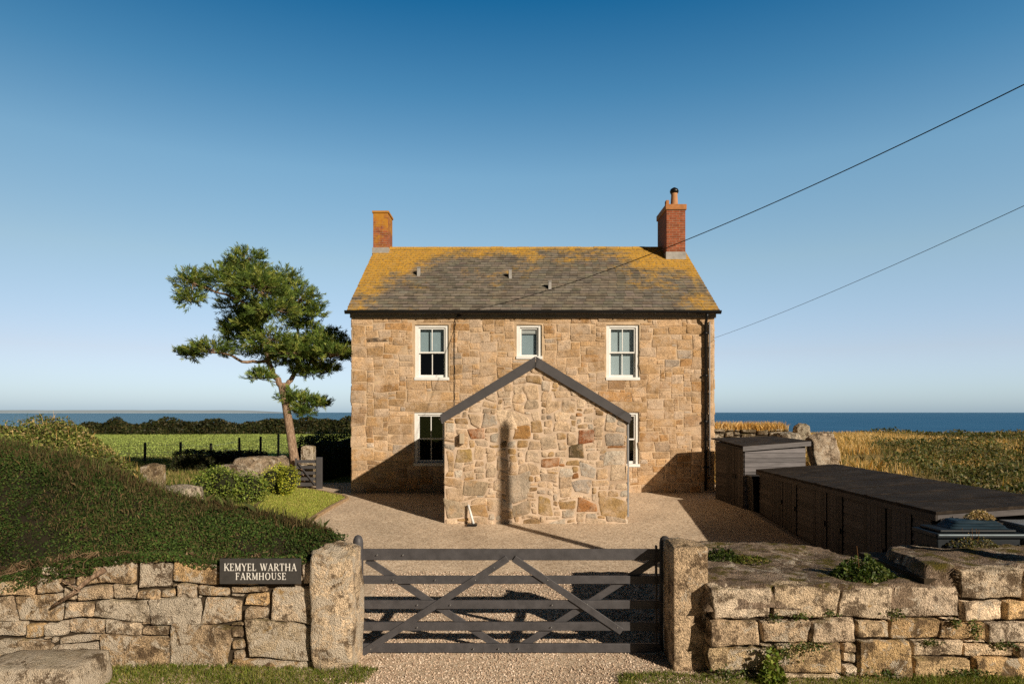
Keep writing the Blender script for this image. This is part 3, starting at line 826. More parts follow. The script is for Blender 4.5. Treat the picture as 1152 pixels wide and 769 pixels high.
pre = [pr_(528, 480, 548, 494, (.34, .13, .045)), pr_(650, 486, 668, 500, (.30, .11, .045)), pr_(637, 502, 661, 519, (.13, .095, .05)),
       pr_(575, 480, 597, 495, (.44, .24, .09)), pr_(608, 513, 632, 524, (.36, .16, .06)), pr_(512, 503, 530, 519, (.42, .29, .12)),
       pr_(652, 522, 672, 539, (.50, .44, .37)), pr_(645, 540, 668, 558, (.46, .40, .34)), pr_(674, 558, 704, 580, (.42, .28, .13)),
       pr_(603, 558, 623, 579, (.40, .27, .12)), pr_(522, 538, 548, 558, (.40, .31, .21)), pr_(500, 560, 528, 580, (.42, .34, .24)), pr_(571, 534, 592, 562, (.48, .40, .31)),
       pr_(541, 466, 560, 480, (.44, .38, .31)), pr_(680, 487, 704, 503, (.42, .35, .28)), pr_(580, 564, 600, 580, (.38, .30, .21))]
facing(ps, (v3(PX0, PY, pz0), v3(1, 0, 0), v3(0, 0, 1), v3(0, -1, 0)), PX1 - PX0, PRZ - pz0, cell, rng, PSIZE, PPAL, pb, pre, prot=.018, edge=.034, rad=.06, gap=.018, back=-.004, g=(10, 9), jit=.20, rough=.010, warp=(.05, 2.6, 6), asp=1.1)
for O, Ud, Nd in ((v3(PX0, HY0, pz0), v3(0, -1, 0), v3(-1, 0, 0)), (v3(PX1, PY, pz0), v3(0, 1, 0), v3(1, 0, 0))):
    facing(ps, (O, Ud, v3(0, 0, 1), Nd), HY0 - PY, PEZ - .1 - pz0, .09, rng, PSIZE, PPAL, None, prot=.03, edge=.05, rad=.06, gap=.026, g=(6, 5), jit=.15, rough=.008)
pbuild(ps, 'stone_facing', m_house, smooth=True)
pr = MB(); ov = .10
for s_, xe in ((-1, PX0 - ov), (1, PX1 + ov)):
    ze = PEZ - sl * ov
    n = v3(s_ * sl, 0, 1) / math.hypot(sl, 1)
    A = v3(xe, PY - .05, ze - .035); D = v3(PAX, PY - .05, PRZ - .035); Bk = v3(0, HY0 - .04 - (PY - .05), 0)
    pr.add([A, D, D + Bk, A + Bk, A + n * .05, D + n * .05, D + Bk + n * .05, A + Bk + n * .05], [(0, 1, 2, 3), (4, 7, 6, 5), (0, 4, 5, 1), (3, 2, 6, 7), (0, 3, 7, 4)], (.12, .105, .09))
    P0, P1, P2, P3 = (A, A + Bk, D + Bk, D)
    if s_ > 0: slates(pr, P0 + n * .052, P1 + n * .052, P2 + n * .052, P3 + n * .052, .28, .2, rng, (.20, .17, .14))
    else: slates(pr, P1 + n * .052, P0 + n * .052, P3 + n * .052, P2 + n * .052, .28, .2, rng, (.20, .17, .14))
pbuild(pr, 'roof', m_slate)
for s_, xe in ((-1, PX0 - ov), (1, PX1 + ov)):
    vb = MB(); ze = PEZ - sl * ov; yv = PY - .075
    nn = v3(s_ * sl, 0, 1) / math.hypot(sl, 1)
    A = v3(xe, yv, ze + .095); D = v3(PAX + .004 * s_, yv, PRZ + .095)
    V = [A, D, D - v3(0, 0, .25), A - v3(0, 0, .20) - v3(s_ * .035, 0, 0), ]
    V = V + [q + v3(0, .062, 0) for q in V]
    vb.add(V, [(0, 1, 2, 3), (7, 6, 5, 4), (0, 4, 5, 1), (1, 5, 6, 2), (2, 6, 7, 3), (3, 7, 4, 0)])
    pbuild(vb, 'verge_board', m_verge)
pg = MB(); pg.box(PX1 + .02, PX1 + .055, PY - .01, PY + .02, .62, PEZ - .12); pbuild(pg, 'corner_pipe', m_greyplastic)
lb = MB(); lx, lz = (520 - HX) / (FPX / PY), CAMZ - (493 - HY) / (FPX / PY)
lb.box(lx - .055, lx + .055, PY - .15, PY - .02, lz - .115, lz + .115); pbuild(lb, 'wall_lamp', m_beige, bevel=.012)

# leaning white pipe by the porch
pp = empty('drain_pipe', (-.92, 15.42, .47), 'short white pipe leaning on a small dark base against the porch wall', 'pipe')
q = MB(); q.tube([(-.86, 15.28, .50), (-.99, 15.44, .90)], .026, 10); q.build('pipe_tube', m_white, pp, smooth=True)
q = MB(); q.box(-1.0, -.78, 15.18, 15.38, .46, .50); q.build('pipe_base', m_black, pp, bevel=.006)

# ------------------------------------------------------------------ overhead cables and pole
PT = v3(6.62, 7.6, 7.1)
def span(a, b, sag, n=40):
    t = np.linspace(0, 1, n)[:, None]; p = a + (b - a) * t; p[:, 2:] -= 4 * sag * t * (1 - t); return p
c = MB(); c.tube(span(v3(-1.41, HY0 - .15, 5.80), PT, .40), .0075, 6)
tag(c.build('overhead_cable', m_wire), 'upper black cable running from the front wall bracket over the roof to the pole', 'cable', 'overhead cables')
c = MB(); c.tube(span(v3(HX1 + .03, 21.0, 5.12), v3(6.62, 7.6, 5.72), .12), .0042, 6)
tag(c.build('overhead_cable', m_wire), 'lower thin cable running from the right gable end of the house', 'cable', 'overhead cables')
pole = empty('utility_pole', (6.62, 7.6, 0), 'tall wooden utility pole carrying the cables beside the right hand wall', 'pole')
q = MB(); q.tube([(6.62, 7.6, -.2), (6.62, 7.6, 4), (6.62, 7.6, 7.02)], [.13, .115, .10], 12)
q.build('pole_shaft', m_wood, pole, smooth=True)
q = MB(); q.tube([(6.62, 7.6, 7.02), (6.62, 7.6, 7.10), (6.62, 7.6, 7.16)], [.05, .05, .02], 10); q.build('insulator', m_black, pole)

# ------------------------------------------------------------------ roadside walls
WPAL = [(.56, .42, .28, 4), (.62, .49, .35, 4), (.50, .36, .22, 3), (.64, .53, .41, 2), (.56, .38, .20, 2), (.42, .32, .22, 1)]
def px_presets(lst, Yp, X0, zb, cell):
    s = FPX / Yp; out = []
    for r in lst:
        x0, y0, x1, y1 = r[:4]
        a = (x0 - HX) / s; b = (x1 - HX) / s; c0 = CAMZ - (y1 - HY) / s; c1 = CAMZ - (y0 - HY) / s
        i0 = int(round((a - X0) / cell)); i1 = int(round((b - X0) / cell)); j0 = int(round((c0 - zb) / cell)); j1 = int(round((c1 - zb) / cell))
        out.append((i0, j0, max(1, i1 - i0), max(1, j1 - j0), np.array(r[4]) if len(r) > 4 else None))
    return out
LW = empty('dry_stone_wall', (-4.2, 8.05, 0), 'low lichened granite rubble wall under the clipped hedge, left of the gate', 'stone wall')
LX0, LX1, LY = -7.6, -2.28, 8.05
lst = [(93, 632, 154, 656), (154, 634, 197, 656), (197, 636, 247, 656), (340, 626, 352, 658), (247, 630, 295, 656), (295, 630, 340, 656),
       (98, 657, 128, 672), (128, 658, 155, 671), (157, 659, 180, 671), (182, 659, 198, 667), (200, 659, 222, 669), (222, 657, 258, 667), (258, 658, 302, 666), (302, 658, 344, 695),
       (12, 658, 35, 669), (0, 669, 20, 695), (20, 670, 70, 695), (70, 676, 107, 694), (108, 672, 172, 695, (.50, .42, .32)), (173, 678, 228, 699, (.54, .47, .38)), (228, 668, 276, 700), (277, 664, 302, 680), (277, 681, 301, 696),
       (0, 696, 30, 717), (30, 697, 53, 717), (53, 696, 78, 710), (78, 695, 118, 709), (118, 696, 160, 710), (160, 697, 190, 709),
       (0, 718, 60, 735), (60, 722, 118, 735), (75, 711, 120, 721), (120, 711, 188, 755), (189, 701, 257, 755, (.42, .31, .20)), (258, 697, 342, 740, (.46, .37, .26)), (258, 741, 346, 758)]
rng = np.random.default_rng(9)
cell = .042; zb = -.08; zt = 1.27
topz = lambda x: 1.27 if x > -5.15 else 1.27 - .32 * float(ss(-5.15, -6.4, x))
sm = MB()
facing(sm, (v3(LX0, LY, zb), v3(1, 0, 0), v3(0, 0, 1), v3(0, -1, 0)), LX1 - LX0, zt - zb, cell, rng, [(6, 4), (9, 5), (7, 6), (12, 7), (5, 4), (8, 4)], WPAL,
       lambda u, v: v + zb > topz(u + LX0), px_presets(lst, LY, LX0, zb, cell), prot=.050, edge=.022, rad=.05, gap=.012, g=(18, 14), jit=.13, rough=.016, warp=(.03, 3.2, 14), back=-.08, tilt=.06)
sm.build('stone_facing', m_wallstone, LW, smooth=True)
cm = MB(); cm.box(LX0, LX1 - .02, LY + .02, LY + .75, zb, .92); cm.box(-5.3, LX1 - .03, LY + .021, LY + .75, .92, 1.18); cm.build('wall_core', m_core, LW)

RW = empty('stone_platform_wall', (3.5, 7.75, 0), 'squared granite block wall with a broad mossy top, right of the gate', 'stone wall')
RX0, RX1, RWY = 2.22, 7.4, 7.75
lst = [(798, 656, 865, 695, (.50, .41, .31)), (867, 656, 937, 691, (.46, .36, .25)), (939, 659, 999, 691, (.47, .38, .28)), (1001, 660, 1074, 693, (.45, .36, .27)),
       (1075, 641, 1146, 673, (.46, .37, .27)), (1147, 645, 1200, 672),
       (797, 696, 850, 724, (.44, .33, .22)), (853, 693, 906, 724, (.45, .34, .23)), (907, 692, 959, 722, (.46, .36, .26)), (961, 692, 995, 719, (.44, .33, .21)), (997, 694, 1049, 719, (.38, .26, .14)),
       (1078, 674, 1124, 698), (1052, 699, 1105, 719, (.40, .27, .14)), (1127, 675, 1180, 696), (1107, 698, 1170, 721),
       (797, 725, 864, 753, (.44, .33, .20)), (867, 723, 935, 753, (.42, .30, .17)), (938, 720, 1019, 763, (.45, .31, .16)), (1022, 720, 1079, 738), (1081, 722, 1136, 738), (1138, 722, 1200, 740),
       (1022, 739, 1090, 763, (.42, .30, .17)), (1092, 739, 1165, 763), (798, 754, 866, 768), (867, 754, 936, 768)]
cell = .0405; zb = -.10
sm = MB(); rng = np.random.default_rng(19)
facing(sm, (v3(RX0, RWY, zb), v3(1, 0, 0), v3(0, 0, 1), v3(0, -1, 0)), RX1 - RX0, 1.24 - zb, cell, rng, [(12, 7), (14, 8), (10, 7), (16, 8), (9, 6)], WPAL,
       lambda u, v: v + zb > (1.04 if u + RX0 < 5.0 else 1.22), px_presets(lst, RWY, RX0, zb, cell), prot=.070, edge=.022, rad=.03, gap=.022, g=(18, 14), jit=.07, rough=.018, warp=(.022, 2.6, 24), back=-.14, tilt=.06)
sm.build('stone_facing', m_block, RW, smooth=True)
cm = MB()
cm.box(2.27, 4.72, RWY + .03, 10.0, zb, .90); cm.box(4.7, RX1, RWY + .032, 9.25, zb, 1.10); cm.build('wall_core', m_core, RW)
# broad uneven top
def top_surface(poly, zt, name, seed, amp=.03, side=.25):
    xs = [p[0] for p in poly]; ys = [p[1] for p in poly]
    step = .05
    gx = np.arange(min(xs) - step, max(xs) + step, step); gy = np.arange(min(ys) - step, max(ys) + step, step)
    X, Y = np.meshgrid(gx, gy)
    ins = inpoly(X, Y, poly)
    # distance-like soft edge
    f = ins.astype(float)
    for _ in range(3):
        f[1:-1, 1:-1] = (f[1:-1, 1:-1] * 2 + f[:-2, 1:-1] + f[2:, 1:-1] + f[1:-1, :-2] + f[1:-1, 2:]) / 6
    P3 = np.stack([X, Y, 0 * X], -1)
    Zt = zt + amp * fbm(P3 * 2.2, seed, 4) * 1.5 + amp * .5 * fbm(P3 * 9, seed + 5, 3) - side * (1 - np.clip(f * 1.6, 0, 1))
    X = X + .03 * vn(P3 * 5, seed + 2); Y = Y + .03 * vn(P3 * 5, seed + 3)
    col = np.array((.36, .27, .20)) * (1 + .5 * fbm(P3 * 1.6, seed + 9)[..., None])
    col = col + np.array((.06, .035, .01)) * np.clip(fbm(P3 * 2.7, seed + 13) * 2, 0, 1)[..., None]
    return MB().grid(np.stack([X, Y, Zt], -1), col).build(name, m_top, RW, smooth=True)
top_surface([(2.26, 7.74), (4.95, 7.74), (4.78, 8.9), (4.45, 10.15), (3.2, 10.35), (2.22, 10.35)], 1.03, 'mossy_top', 40, .035)
top_surface([(4.72, 7.82), (7.4, 7.78), (7.4, 9.3), (5.45, 9.3), (4.95, 9.1)], 1.23, 'raised_top', 60, .04, .3)

def boulder(name, loc, dims, label, cat, seed, col=(.42, .34, .25), sub=5, amp=.16, box=.45, group=None, rot=0, m=None):
    """rounded irregular block; loc is the centre of its base"""
    import bmesh
    bm = bmesh.new(); bmesh.ops.create_cube(bm, size=2)
    bmesh.ops.subdivide_edges(bm, edges=bm.edges[:], cuts=13, use_grid_fill=True)
    V = np.array([v.co[:] for v in bm.verts]); F = [tuple(v.index for v in f.verts) for f in bm.faces]; bm.free()
    sph = unit(V); V = V * box + sph * (1 - box)
    V = V + sph * (amp * fbm(V * 1.3 + seed, seed, 4)[:, None] + amp * .35 * fbm(V * 4.5 + seed, seed + 3, 3)[:, None])
    V[:, 2] -= V[:, 2].min(); V[:, 2] /= V[:, 2].max(); V[:, :2] /= np.abs(V[:, :2]).max(0)
    V = V * np.array([dims[0] / 2, dims[1] / 2, dims[2]])
    ca, sa = math.cos(rot), math.sin(rot)
    V[:, :2] = np.stack([V[:, 0] * ca - V[:, 1] * sa, V[:, 0] * sa + V[:, 1] * ca], 1)
    o = MB().add(V + np.array(loc), np.array(F), col).build(name, m or m_rock, smooth=True, loc=loc)
    return tag(o, label, cat, group)

boulder('stone_gatepost', (-2.09, 8.16, -.1), (.56, .62, 1.54), 'broad rough granite gatepost beside the slate name sign', 'gatepost', 5, (.62, .48, .33), amp=.17, box=.66, m=granite('pale_gatepost', .25, .05, 1.3))
boulder('stone_gatepost', (2.07, 8.18, -.1), (.42, .58, 1.58), 'square upright granite gatepost between gate and platform wall', 'gatepost', 8, (.62, .46, .30), amp=.06, box=.84, m=granite('gatepost_granite', .2, -.01, 1.15))
boulder('boulder', (-5.02, 7.35, -.25), (1.22, .7, .64), 'big pale lichened boulder at the foot of the left wall', 'boulder', 15, (.60, .50, .38), amp=.10, box=.6, m=granite('pale_boulder', .2, .07, 1.0))

# name sign
sign = empty('name_sign', (-2.98, 7.93, 1.12), 'dark slate house name sign with white serif capitals fixed to the stone wall', 'sign')
sY = 7.90; sk = FPX / sY
sx0, sx1 = (247 - HX) / sk, (338.5 - HX) / sk; sz0, sz1 = CAMZ - (656.5 - HY) / sk, CAMZ - (628 - HY) / sk
MB().box(sx0, sx1, sY, sY + .03, sz0, sz1).build('slate_plate', m_sign, sign, bevel=.004)
G = {  # width, strokes (x0,y0,x1,y1,thickness); thick .15, thin .07
 'K': (.82, [(.17, 0, .17, 1, .15), (.24, .42, .70, .97, .07), (.36, .56, .74, .03, .15)], [(.17, 0), (.17, 1), (.70, 1), (.75, 0)]),
 'E': (.68, [(.17, 0, .17, 1, .15), (.17, .97, .60, .97, .07), (.17, .52, .48, .52, .07), (.17, .035, .62, .035, .07), (.59, .78, .59, 1, .06), (.61, 0, .61, .24, .06), (.48, .42, .48, .62, .05)], [(.14, 0), (.14, 1)]),
 'M': (1.0, [(.17, 0, .17, 1, .07), (.17, 1, .50, .08, .14), (.50, .08, .83, 1, .07), (.83, 0, .83, 1, .15)], [(.17, 0), (.83, 0), (.13, 1), (.86, 1)]),
 'Y': (.80, [(.10, .98, .42, .46, .15), (.70, .98, .42, .46, .07), (.42, 0, .42, .50, .15)], [(.12, 1), (.70, 1), (.42, 0)]),
 'L': (.66, [(.17, 0, .17, 1, .15), (.17, .035, .58, .035, .07), (.58, 0, .58, .26, .06)], [(.17, 0), (.17, 1)]),
 'W': (1.12, [(.10, 1, .36, .04, .15), (.36, .04, .56, .92, .07), (.56, .98, .80, .04, .15), (.80, .04, 1.02, 1, .07)], [(.10, 1), (.54, 1), (1.02, 1)]),
 'A': (.86, [(.12, 0, .43, 1, .07), (.43, 1, .74, 0, .15), (.24, .33, .62, .33, .07)], [(.12, 0), (.74, 0)]),
 'R': (.80, [(.17, 0, .17, 1, .15), (.17, .97, .44, .97, .07), (.44, .97, .60, .86, .10), (.60, .86, .60, .64, .14), (.60, .64, .44, .51, .10), (.17, .50, .46, .50, .07), (.40, .50, .72, .03, .15)], [(.17, 0), (.14, 1), (.74, 0)]),
 'T': (.76, [(.38, 0, .38, 1, .15), (.06, .97, .70, .97, .07), (.06, .76, .06, 1, .06), (.70, .76, .70, 1, .06)], [(.38, 0)]),
 'H': (.90, [(.17, 0, .17, 1, .15), (.73, 0, .73, 1, .15), (.17, .52, .73, .52, .07)], [(.17, 0), (.17, 1), (.73, 0), (.73, 1)]),
 'F': (.66, [(.17, 0, .17, 1, .15), (.17, .97, .58, .97, .07), (.17, .52, .48, .52, .07), (.58, .76, .58, 1, .06), (.48, .42, .48, .62, .05)], [(.17, 0), (.14, 1)]),
 'O': (.94, 'O', []),
 'U': (.86, [(.17, .32, .17, 1, .15), (.17, .34, .26, .10, .13), (.26, .10, .43, .035, .09), (.43, .035, .60, .10, .07), (.60, .10, .69, .34, .07), (.69, .30, .69, 1, .07)], [(.17, 1), (.69, 1)]),
 'S': (.64, [(.52, .76, .50, .97, .05), (.52, .86, .38, .97, .07), (.38, .97, .22, .95, .08), (.22, .95, .13, .80, .11), (.13, .80, .20, .62, .13), (.20, .62, .42, .46, .15), (.42, .46, .52, .28, .13), (.52, .28, .44, .08, .11), (.44, .08, .28, .03, .08), (.28, .03, .13, .12, .07), (.11, .03, .11, .26, .05)], []),
 ' ': (.42, [], [])}
def text(mb, s, xc, zbase, h, width, y):
    tot = sum(G[c][0] for c in s) + .08 * (len(s) - 1); kx = width / tot; x = xc - width / 2; lay = 0
    for ch in s:
        w, st_, serif = G[ch]
        if st_ == 'O':
            n = 20; V = []
            for i in range(n):
                t = 2 * math.pi * i / n; o = (math.cos(t) * .41 + .47, math.sin(t) * .52 + .5); q = (math.cos(t) * .26 + .47, math.sin(t) * .445 + .5)
                V += [(x + o[0] * kx, y, zbase + o[1] * h), (x + q[0] * kx, y, zbase + q[1] * h)]
            mb.add(V, np.array([(2 * i, 2 * i + 1, (2 * i + 3) % (2 * n), (2 * i + 2) % (2 * n)) for i in range(n)]))
        else:
            for x0, y0, x1, y1, t in list(st_) + [(px - .13, min(max(py, .03), .97), px + .13, min(max(py, .03), .97), .06) for px, py in serif]:
                a = v3(x + x0 * kx, 0, zbase + y0 * h); b = v3(x + x1 * kx, 0, zbase + y1 * h)
                d = unit(b - a); p = v3(-d[2], 0, d[0]) * t * h / 2 * .92
                lay += 1; yy = v3(0, y - .00004 * lay, 0)
                mb.add([a - p + yy, b - p + yy, b + p + yy, a + p + yy], [(0, 1, 2, 3)])
        x += (w + .08) * kx
tx = MB()
text(tx, 'KEMYEL WARTHA', (252 + 334) / 2 / sk - HX / sk, CAMZ - (641.6 - HY) / sk, 8.3 / sk, 82 / sk, sY - .003)
text(tx, 'FARMHOUSE', (265 + 322) / 2 / sk - HX / sk, CAMZ - (651.6 - HY) / sk, 7.9 / sk, 57 / sk, sY - .003)
tx.build('lettering', m_letter, sign)

# ------------------------------------------------------------------ field gate
gate = empty('field_gate', (-1.7, 8.1, 0), 'closed grey wooden five bar field gate with crossing diagonal braces', 'gate')
GY = 8.42; gs = FPX / GY
gp = lambda px, py, y=GY: v3((px - HX) / gs, y, CAMZ - (py - HY) / gs)
gxl, gxr = (404 - HX) / gs, (743 - HX) / gs
for yt, yb in ((617, 629.5), (647, 656), (674.5, 684), (699, 708.5), (723, 733)):
    zt_, zb_ = CAMZ - (yt - HY) / gs, CAMZ - (yb - HY) / gs
    MB().box(gxl, gxr, GY - .02, GY + .02, zb_, zt_).build('rail', m_greypaint, gate, bevel=.006)
def brace(a, b, y, w=.085):
    m_ = MB(); p0, p1 = gp(*a), gp(*b); p0[1] = p1[1] = y
    m_.beam(p0, p1, .022, w, (0, 1, 0)) if False else None
    d = unit(p1 - p0); q = v3(-d[2], 0, d[0]) * w / 2
    V = [p0 - q, p1 - q, p1 + q, p0 + q]; V = [v - v3(0, .011, 0) for v in V] + [v + v3(0, .011, 0) for v in V]
    m_.add(V, [(0, 1, 2, 3), (7, 6, 5, 4), (0, 4, 5, 1), (1, 5, 6, 2), (2, 6, 7, 3), (3, 7, 4, 0)])
    m_.build('brace', m_greypaint, gate, bevel=.004)
brace((405, 735), (571, 627), GY - .0335); brace((578, 627), (699, 709), GY - .0335)
brace((412, 630), (577, 738), GY + .0335); brace((742, 628), (584, 729), GY + .0335)
hp = MB(); hx_ = (403 - HX) / gs
pts = [(hx_, GY - .01, .02), (hx_, GY - .01, 1.38), (hx_, GY - .01, 1.43), (hx_, GY - .01, 1.47), (hx_, GY - .01, 1.485)]
hp.tube(pts, [.065, .065, .058, .04, .012], 14); hp.build('heel_post', m_greypaint, gate, smooth=True)
for px, py in ((425, 623), (454, 623), (443, 651), (490, 651), (535, 651), (470, 679), (507, 679), (470, 704), (620, 704), (533, 728), (561, 728), (583, 728), (616, 651), (660, 678), (694, 704), (418, 728), (621, 679), (556, 637)):
    bo = MB(); p = gp(px, py); bo.tube([p + v3(0, -.018, 0), p + v3(0, -.052, 0)], .007, 8); bo.build('bolt', m_steel, gate)
hs = MB()
hs.beam((gxr - .06, GY - .03, 1.36), (gxr - .06, GY - .03, .17), .02, .06, (0, 1, 0)); hs.build('latch_stile', m_darkpost, gate)
wp = MB(); wx = (750 - HX) / gs
wp.tube([(wx, GY + .10, -.1), (wx, GY + .10, 1.36), (wx, GY + .10, 1.42), (wx, GY + .10, 1.45)], [.07, .07, .06, .03], 14)
tag(wp.build('gate_post', m_darkpost, smooth=True), 'dark round timber gate post wedged against the granite post', 'post')

# ------------------------------------------------------------------ sheds
def cladding(mb, O, U, N, L, H, pitch, col, rng, vertical=False):
    """slightly overlapping boards on a wall plane"""
    O, U, N = map(lambda a: np.array(a, float), (O, U, N)); Zv = v3(0, 0, 1)
    if not vertical:
        k = max(1, int(round(H / pitch))); p = H / k
        for i in range(k):
            a = O + Zv * (i * p + .002); t = .022
            V = [a + N * t, a + U * L + N * t, a + U * L + Zv * (p - .006) + N * .006, a + Zv * (p - .006) + N * .006]
            V += [a, a + U * L, a + U * L + Zv * p * .98 - N * .004, a + Zv * p * .98 - N * .004]
            mb.add(V, [(0, 1, 2, 3), (0, 4, 5, 1), (3, 2, 6, 7), (0, 3, 7, 4), (1, 5, 6, 2)], np.array(col) * rng.uniform(.6, 1.4))
    else:
        k = max(1, int(round(L / pitch))); p = L / k
        for i in range(k):
            a = O + U * (i * p + .004); t = .02 + rng.uniform(0, .003)
            b = a + U * (p - .008)
            V = [a + N * t, b + N * t, b + N * t + Zv * H, a + N * t + Zv * H, a, b, b + Zv * H, a + Zv * H]
            mb.add(V, [(0, 1, 2, 3), (0, 4, 5, 1), (3, 2, 6, 7), (0, 3, 7, 4), (1, 5, 6, 2)], np.array(col) * rng.uniform(.6, 1.4))
SCOL = (.062, .050, .043)
rng = np.random.default_rng(44)
ls = empty('storage_shed', (6.0, 13, .3), 'long low dark timber storage shed with flat felt roof', 'shed')
lx, ly0, ly1 = 6.0, 9.75, 16.5
zr = 1.56
secs = [(16.5, 15.75, 0), (15.75, 15.05, 1), (15.03, 14.33, 1), (14.33, 13.55, 0), (13.55, 12.95, 1), (12.93, 12.33, 1), (12.33, 11.6, 0), (11.6, 10.9, 1), (10.88, 10.2, 1), (10.2, 9.75, 0)]
body = MB(); body.box(lx + .03, 7.65, ly0 + .03, ly1 - .03, .12, zr - .02, (.03, .025, .022))
# horizontal panels
for a, b, d in secs:
    zg = tzs(5.9, b) - .02
    if not d: cladding(body, (lx, a, zg), (0, -1, 0), (-1, 0, 0), a - b, zr - zg - .03, .115, SCOL, rng)
cladding(body, (7.65, ly1, .5), (-1, 0, 0), (0, 1, 0), 1.65, zr - .53, .115, SCOL, rng)
cladding(body, (lx, ly0, .08), (1, 0, 0), (0, -1, 0), .35, zr - .11, .115, SCOL, rng)
body.build('wall', m_shed, ls)
for a, b, d in secs:
    if d:
        zg = tzs(5.9, b) + .02
        dm = MB(); cladding(dm, (lx - .012, a - .012, zg), (0, -1, 0), (-1, 0, 0), a - b - .024, zr - zg - .05, .12, SCOL, rng, True)
        dm.box(lx - .010, lx + .028, b + .012, a - .012, zg, zr - .05, (.05, .042, .036))
        do = dm.build('door', m_shed, ls)
        hm = MB()
        ye = a - .06 if (round(a * 100) % 2) else b + .10
        hm.box(lx - .060, lx - .034, b + .05, b + .08, zg + .5, zg + .60); hm.build('handle', m_black, do)
rm = MB()
def slab(mb, x0, x1, y0, y1, za, zb_, t, col):
    V = [(x0, y0, za), (x1, y0, zb_), (x1, y1, zb_), (x0, y1, za)]; V = V + [(x, y, z + t) for x, y, z in V]
    mb.add(V, [(3, 2, 1, 0), (4, 5, 6, 7), (0, 1, 5, 4), (1, 2, 6, 5), (2, 3, 7, 6), (3, 0, 4, 7)], col)
slab(rm, lx - .07, 7.85, ly0 - .20, ly1 + .1, zr, zr + .13, .045, (1, 1, 1)); 
for yy in np.arange(ly0 + .75, ly1, .95):
    slab(rm, lx - .068, 7.848, yy - .06, yy + .06 + rng.uniform(-.01, .01), zr + .046, zr + .176, .006, (1, 1, 1))
rm.build('roof', m_felt, ls, bevel=.004)
fm = MB(); fm.box(lx - .072, lx - .045, ly0 - .198, ly1 + .098, zr - .085, zr - .002, SCOL); fm.build('fascia_board', m_shed, ls)
fm = MB(); fm.add([(lx - .04, ly0 - .195, zr - .085), (7.8, ly0 - .195, zr + .045), (7.8, ly0 - .195, zr + .125), (lx - .04, ly0 - .195, zr - .004)], [(0, 1, 2, 3)], (.11, .10, .10)); fm.build('end_board', m_shed, ls)
mb = MB(); mb.box(5.80, 5.93, 9.5, 16.6, .0, .06)
V = np.concatenate(mb.V); V[:, 2] = [tzs(x, y) + (.04 if z > .03 else -.05) for x, y, z in V]; mb.V = [V]
struct(mb.build('drive_kerb', plain('concrete_kerb', (.26, .22, .19), .9, .3, 9, .4), bevel=.01))

# tall small shed
ts = empty('garden_shed', (6.5, 17.7, .6), 'tall small grey timber shed with sloping roof beside the house corner', 'shed')
ax = lambda a, b: v3(5.82 + a * 1.0 - b * .22, 17.08 + a * .06 + b * 1.0, 0)     # slightly turned
U_ = unit(v3(1, .06, 0)); B_ = unit(v3(-.22, 1, 0))
W_, D_ = 1.56, 1.42
o = v3(5.82, 17.08, 0)
zf, zk = 2.13, 2.24
zc = lambda a: 2.06 + .10 * a / W_
body = MB()
q = [o + v3(.0, .0, 0), o + U_ * W_, o + U_ * W_ + B_ * D_, o + B_ * D_]
V = [p + v3(0, 0, .5) for p in q] + [q[0] + v3(0, 0, 2.08), q[1] + v3(0, 0, 2.20), q[2] + v3(0, 0, 2.26), q[3] + v3(0, 0, 2.20)]
body.add(V, [(0, 1, 5, 4), (1, 2, 6, 5), (2, 3, 7, 6), (3, 0, 4, 7), (4, 5, 6, 7)], (.04, .035, .03))
cladding(body, o + v3(0, 0, .55), U_, v3(U_[1], -U_[0], 0), W_, 1.54, .115, (.155, .145, .152), rng)
cladding(body, o + B_ * D_ + v3(0, 0, .55), -B_, -U_, D_ * .40, 1.55, .115, SCOL, rng)
body.build('wall', m_shed, ts)
for k in range(2):
    dm = MB(); dl = D_ * .29
    s0 = o + B_ * (D_ * .595 - k * (dl + .012)) + v3(0, 0, .60) - U_ * .004
    cladding(dm, s0, -B_, -U_, dl, 1.46, .12, SCOL, rng, True)
    do = dm.build('door', m_shed, ts)
    hm = MB(); c0 = s0 - B_ * (dl - .06 if k == 0 else .06) - U_ * .04 + v3(0, 0, .7); hm.tube([c0, c0 + v3(0, 0, .12)], .012, 6); hm.build('handle', m_black, do)
rm = MB(); ov = .09
r4 = [o - U_ * ov - B_ * ov, o + U_ * (W_ + ov) - B_ * ov, o + U_ * (W_ + ov) + B_ * (D_ + ov), o - U_ * ov + B_ * (D_ + ov)]
hz = [2.12, 2.245, 2.31, 2.26]
V = [p + v3(0, 0, h) for p, h in zip(r4, hz)]; V = V + [p + v3(0, 0, .03) for p in V]
rm.add(V, [(3, 2, 1, 0), (4, 5, 6, 7), (0, 1, 5, 4), (1, 2, 6, 5), (2, 3, 7, 6), (3, 0, 4, 7)]); rm.build('roof', m_felt, ts)
fm = MB()
e = v3(U_[1], -U_[0], 0) * .004
V = [r4[0] + e + v3(0, 0, 2.02), r4[1] + e + v3(0, 0, 2.15), r4[1] + e + v3(0, 0, 2.262), r4[0] + e + v3(0, 0, 2.137)]
V += [p + v3(0, .02, 0) for p in V]
fm.add(V, [(0, 1, 2, 3), (7, 6, 5, 4), (0, 4, 5, 1), (3, 2, 6, 7), (0, 3, 7, 4), (1, 5, 6, 2)], (.17, .16, .165)); fm.build('fascia_board', m_shed, ts)
bn = empty('refuse_bin', (6.25, 16.8, .55), 'black wheeled refuse bin tucked between the two sheds', 'bin')
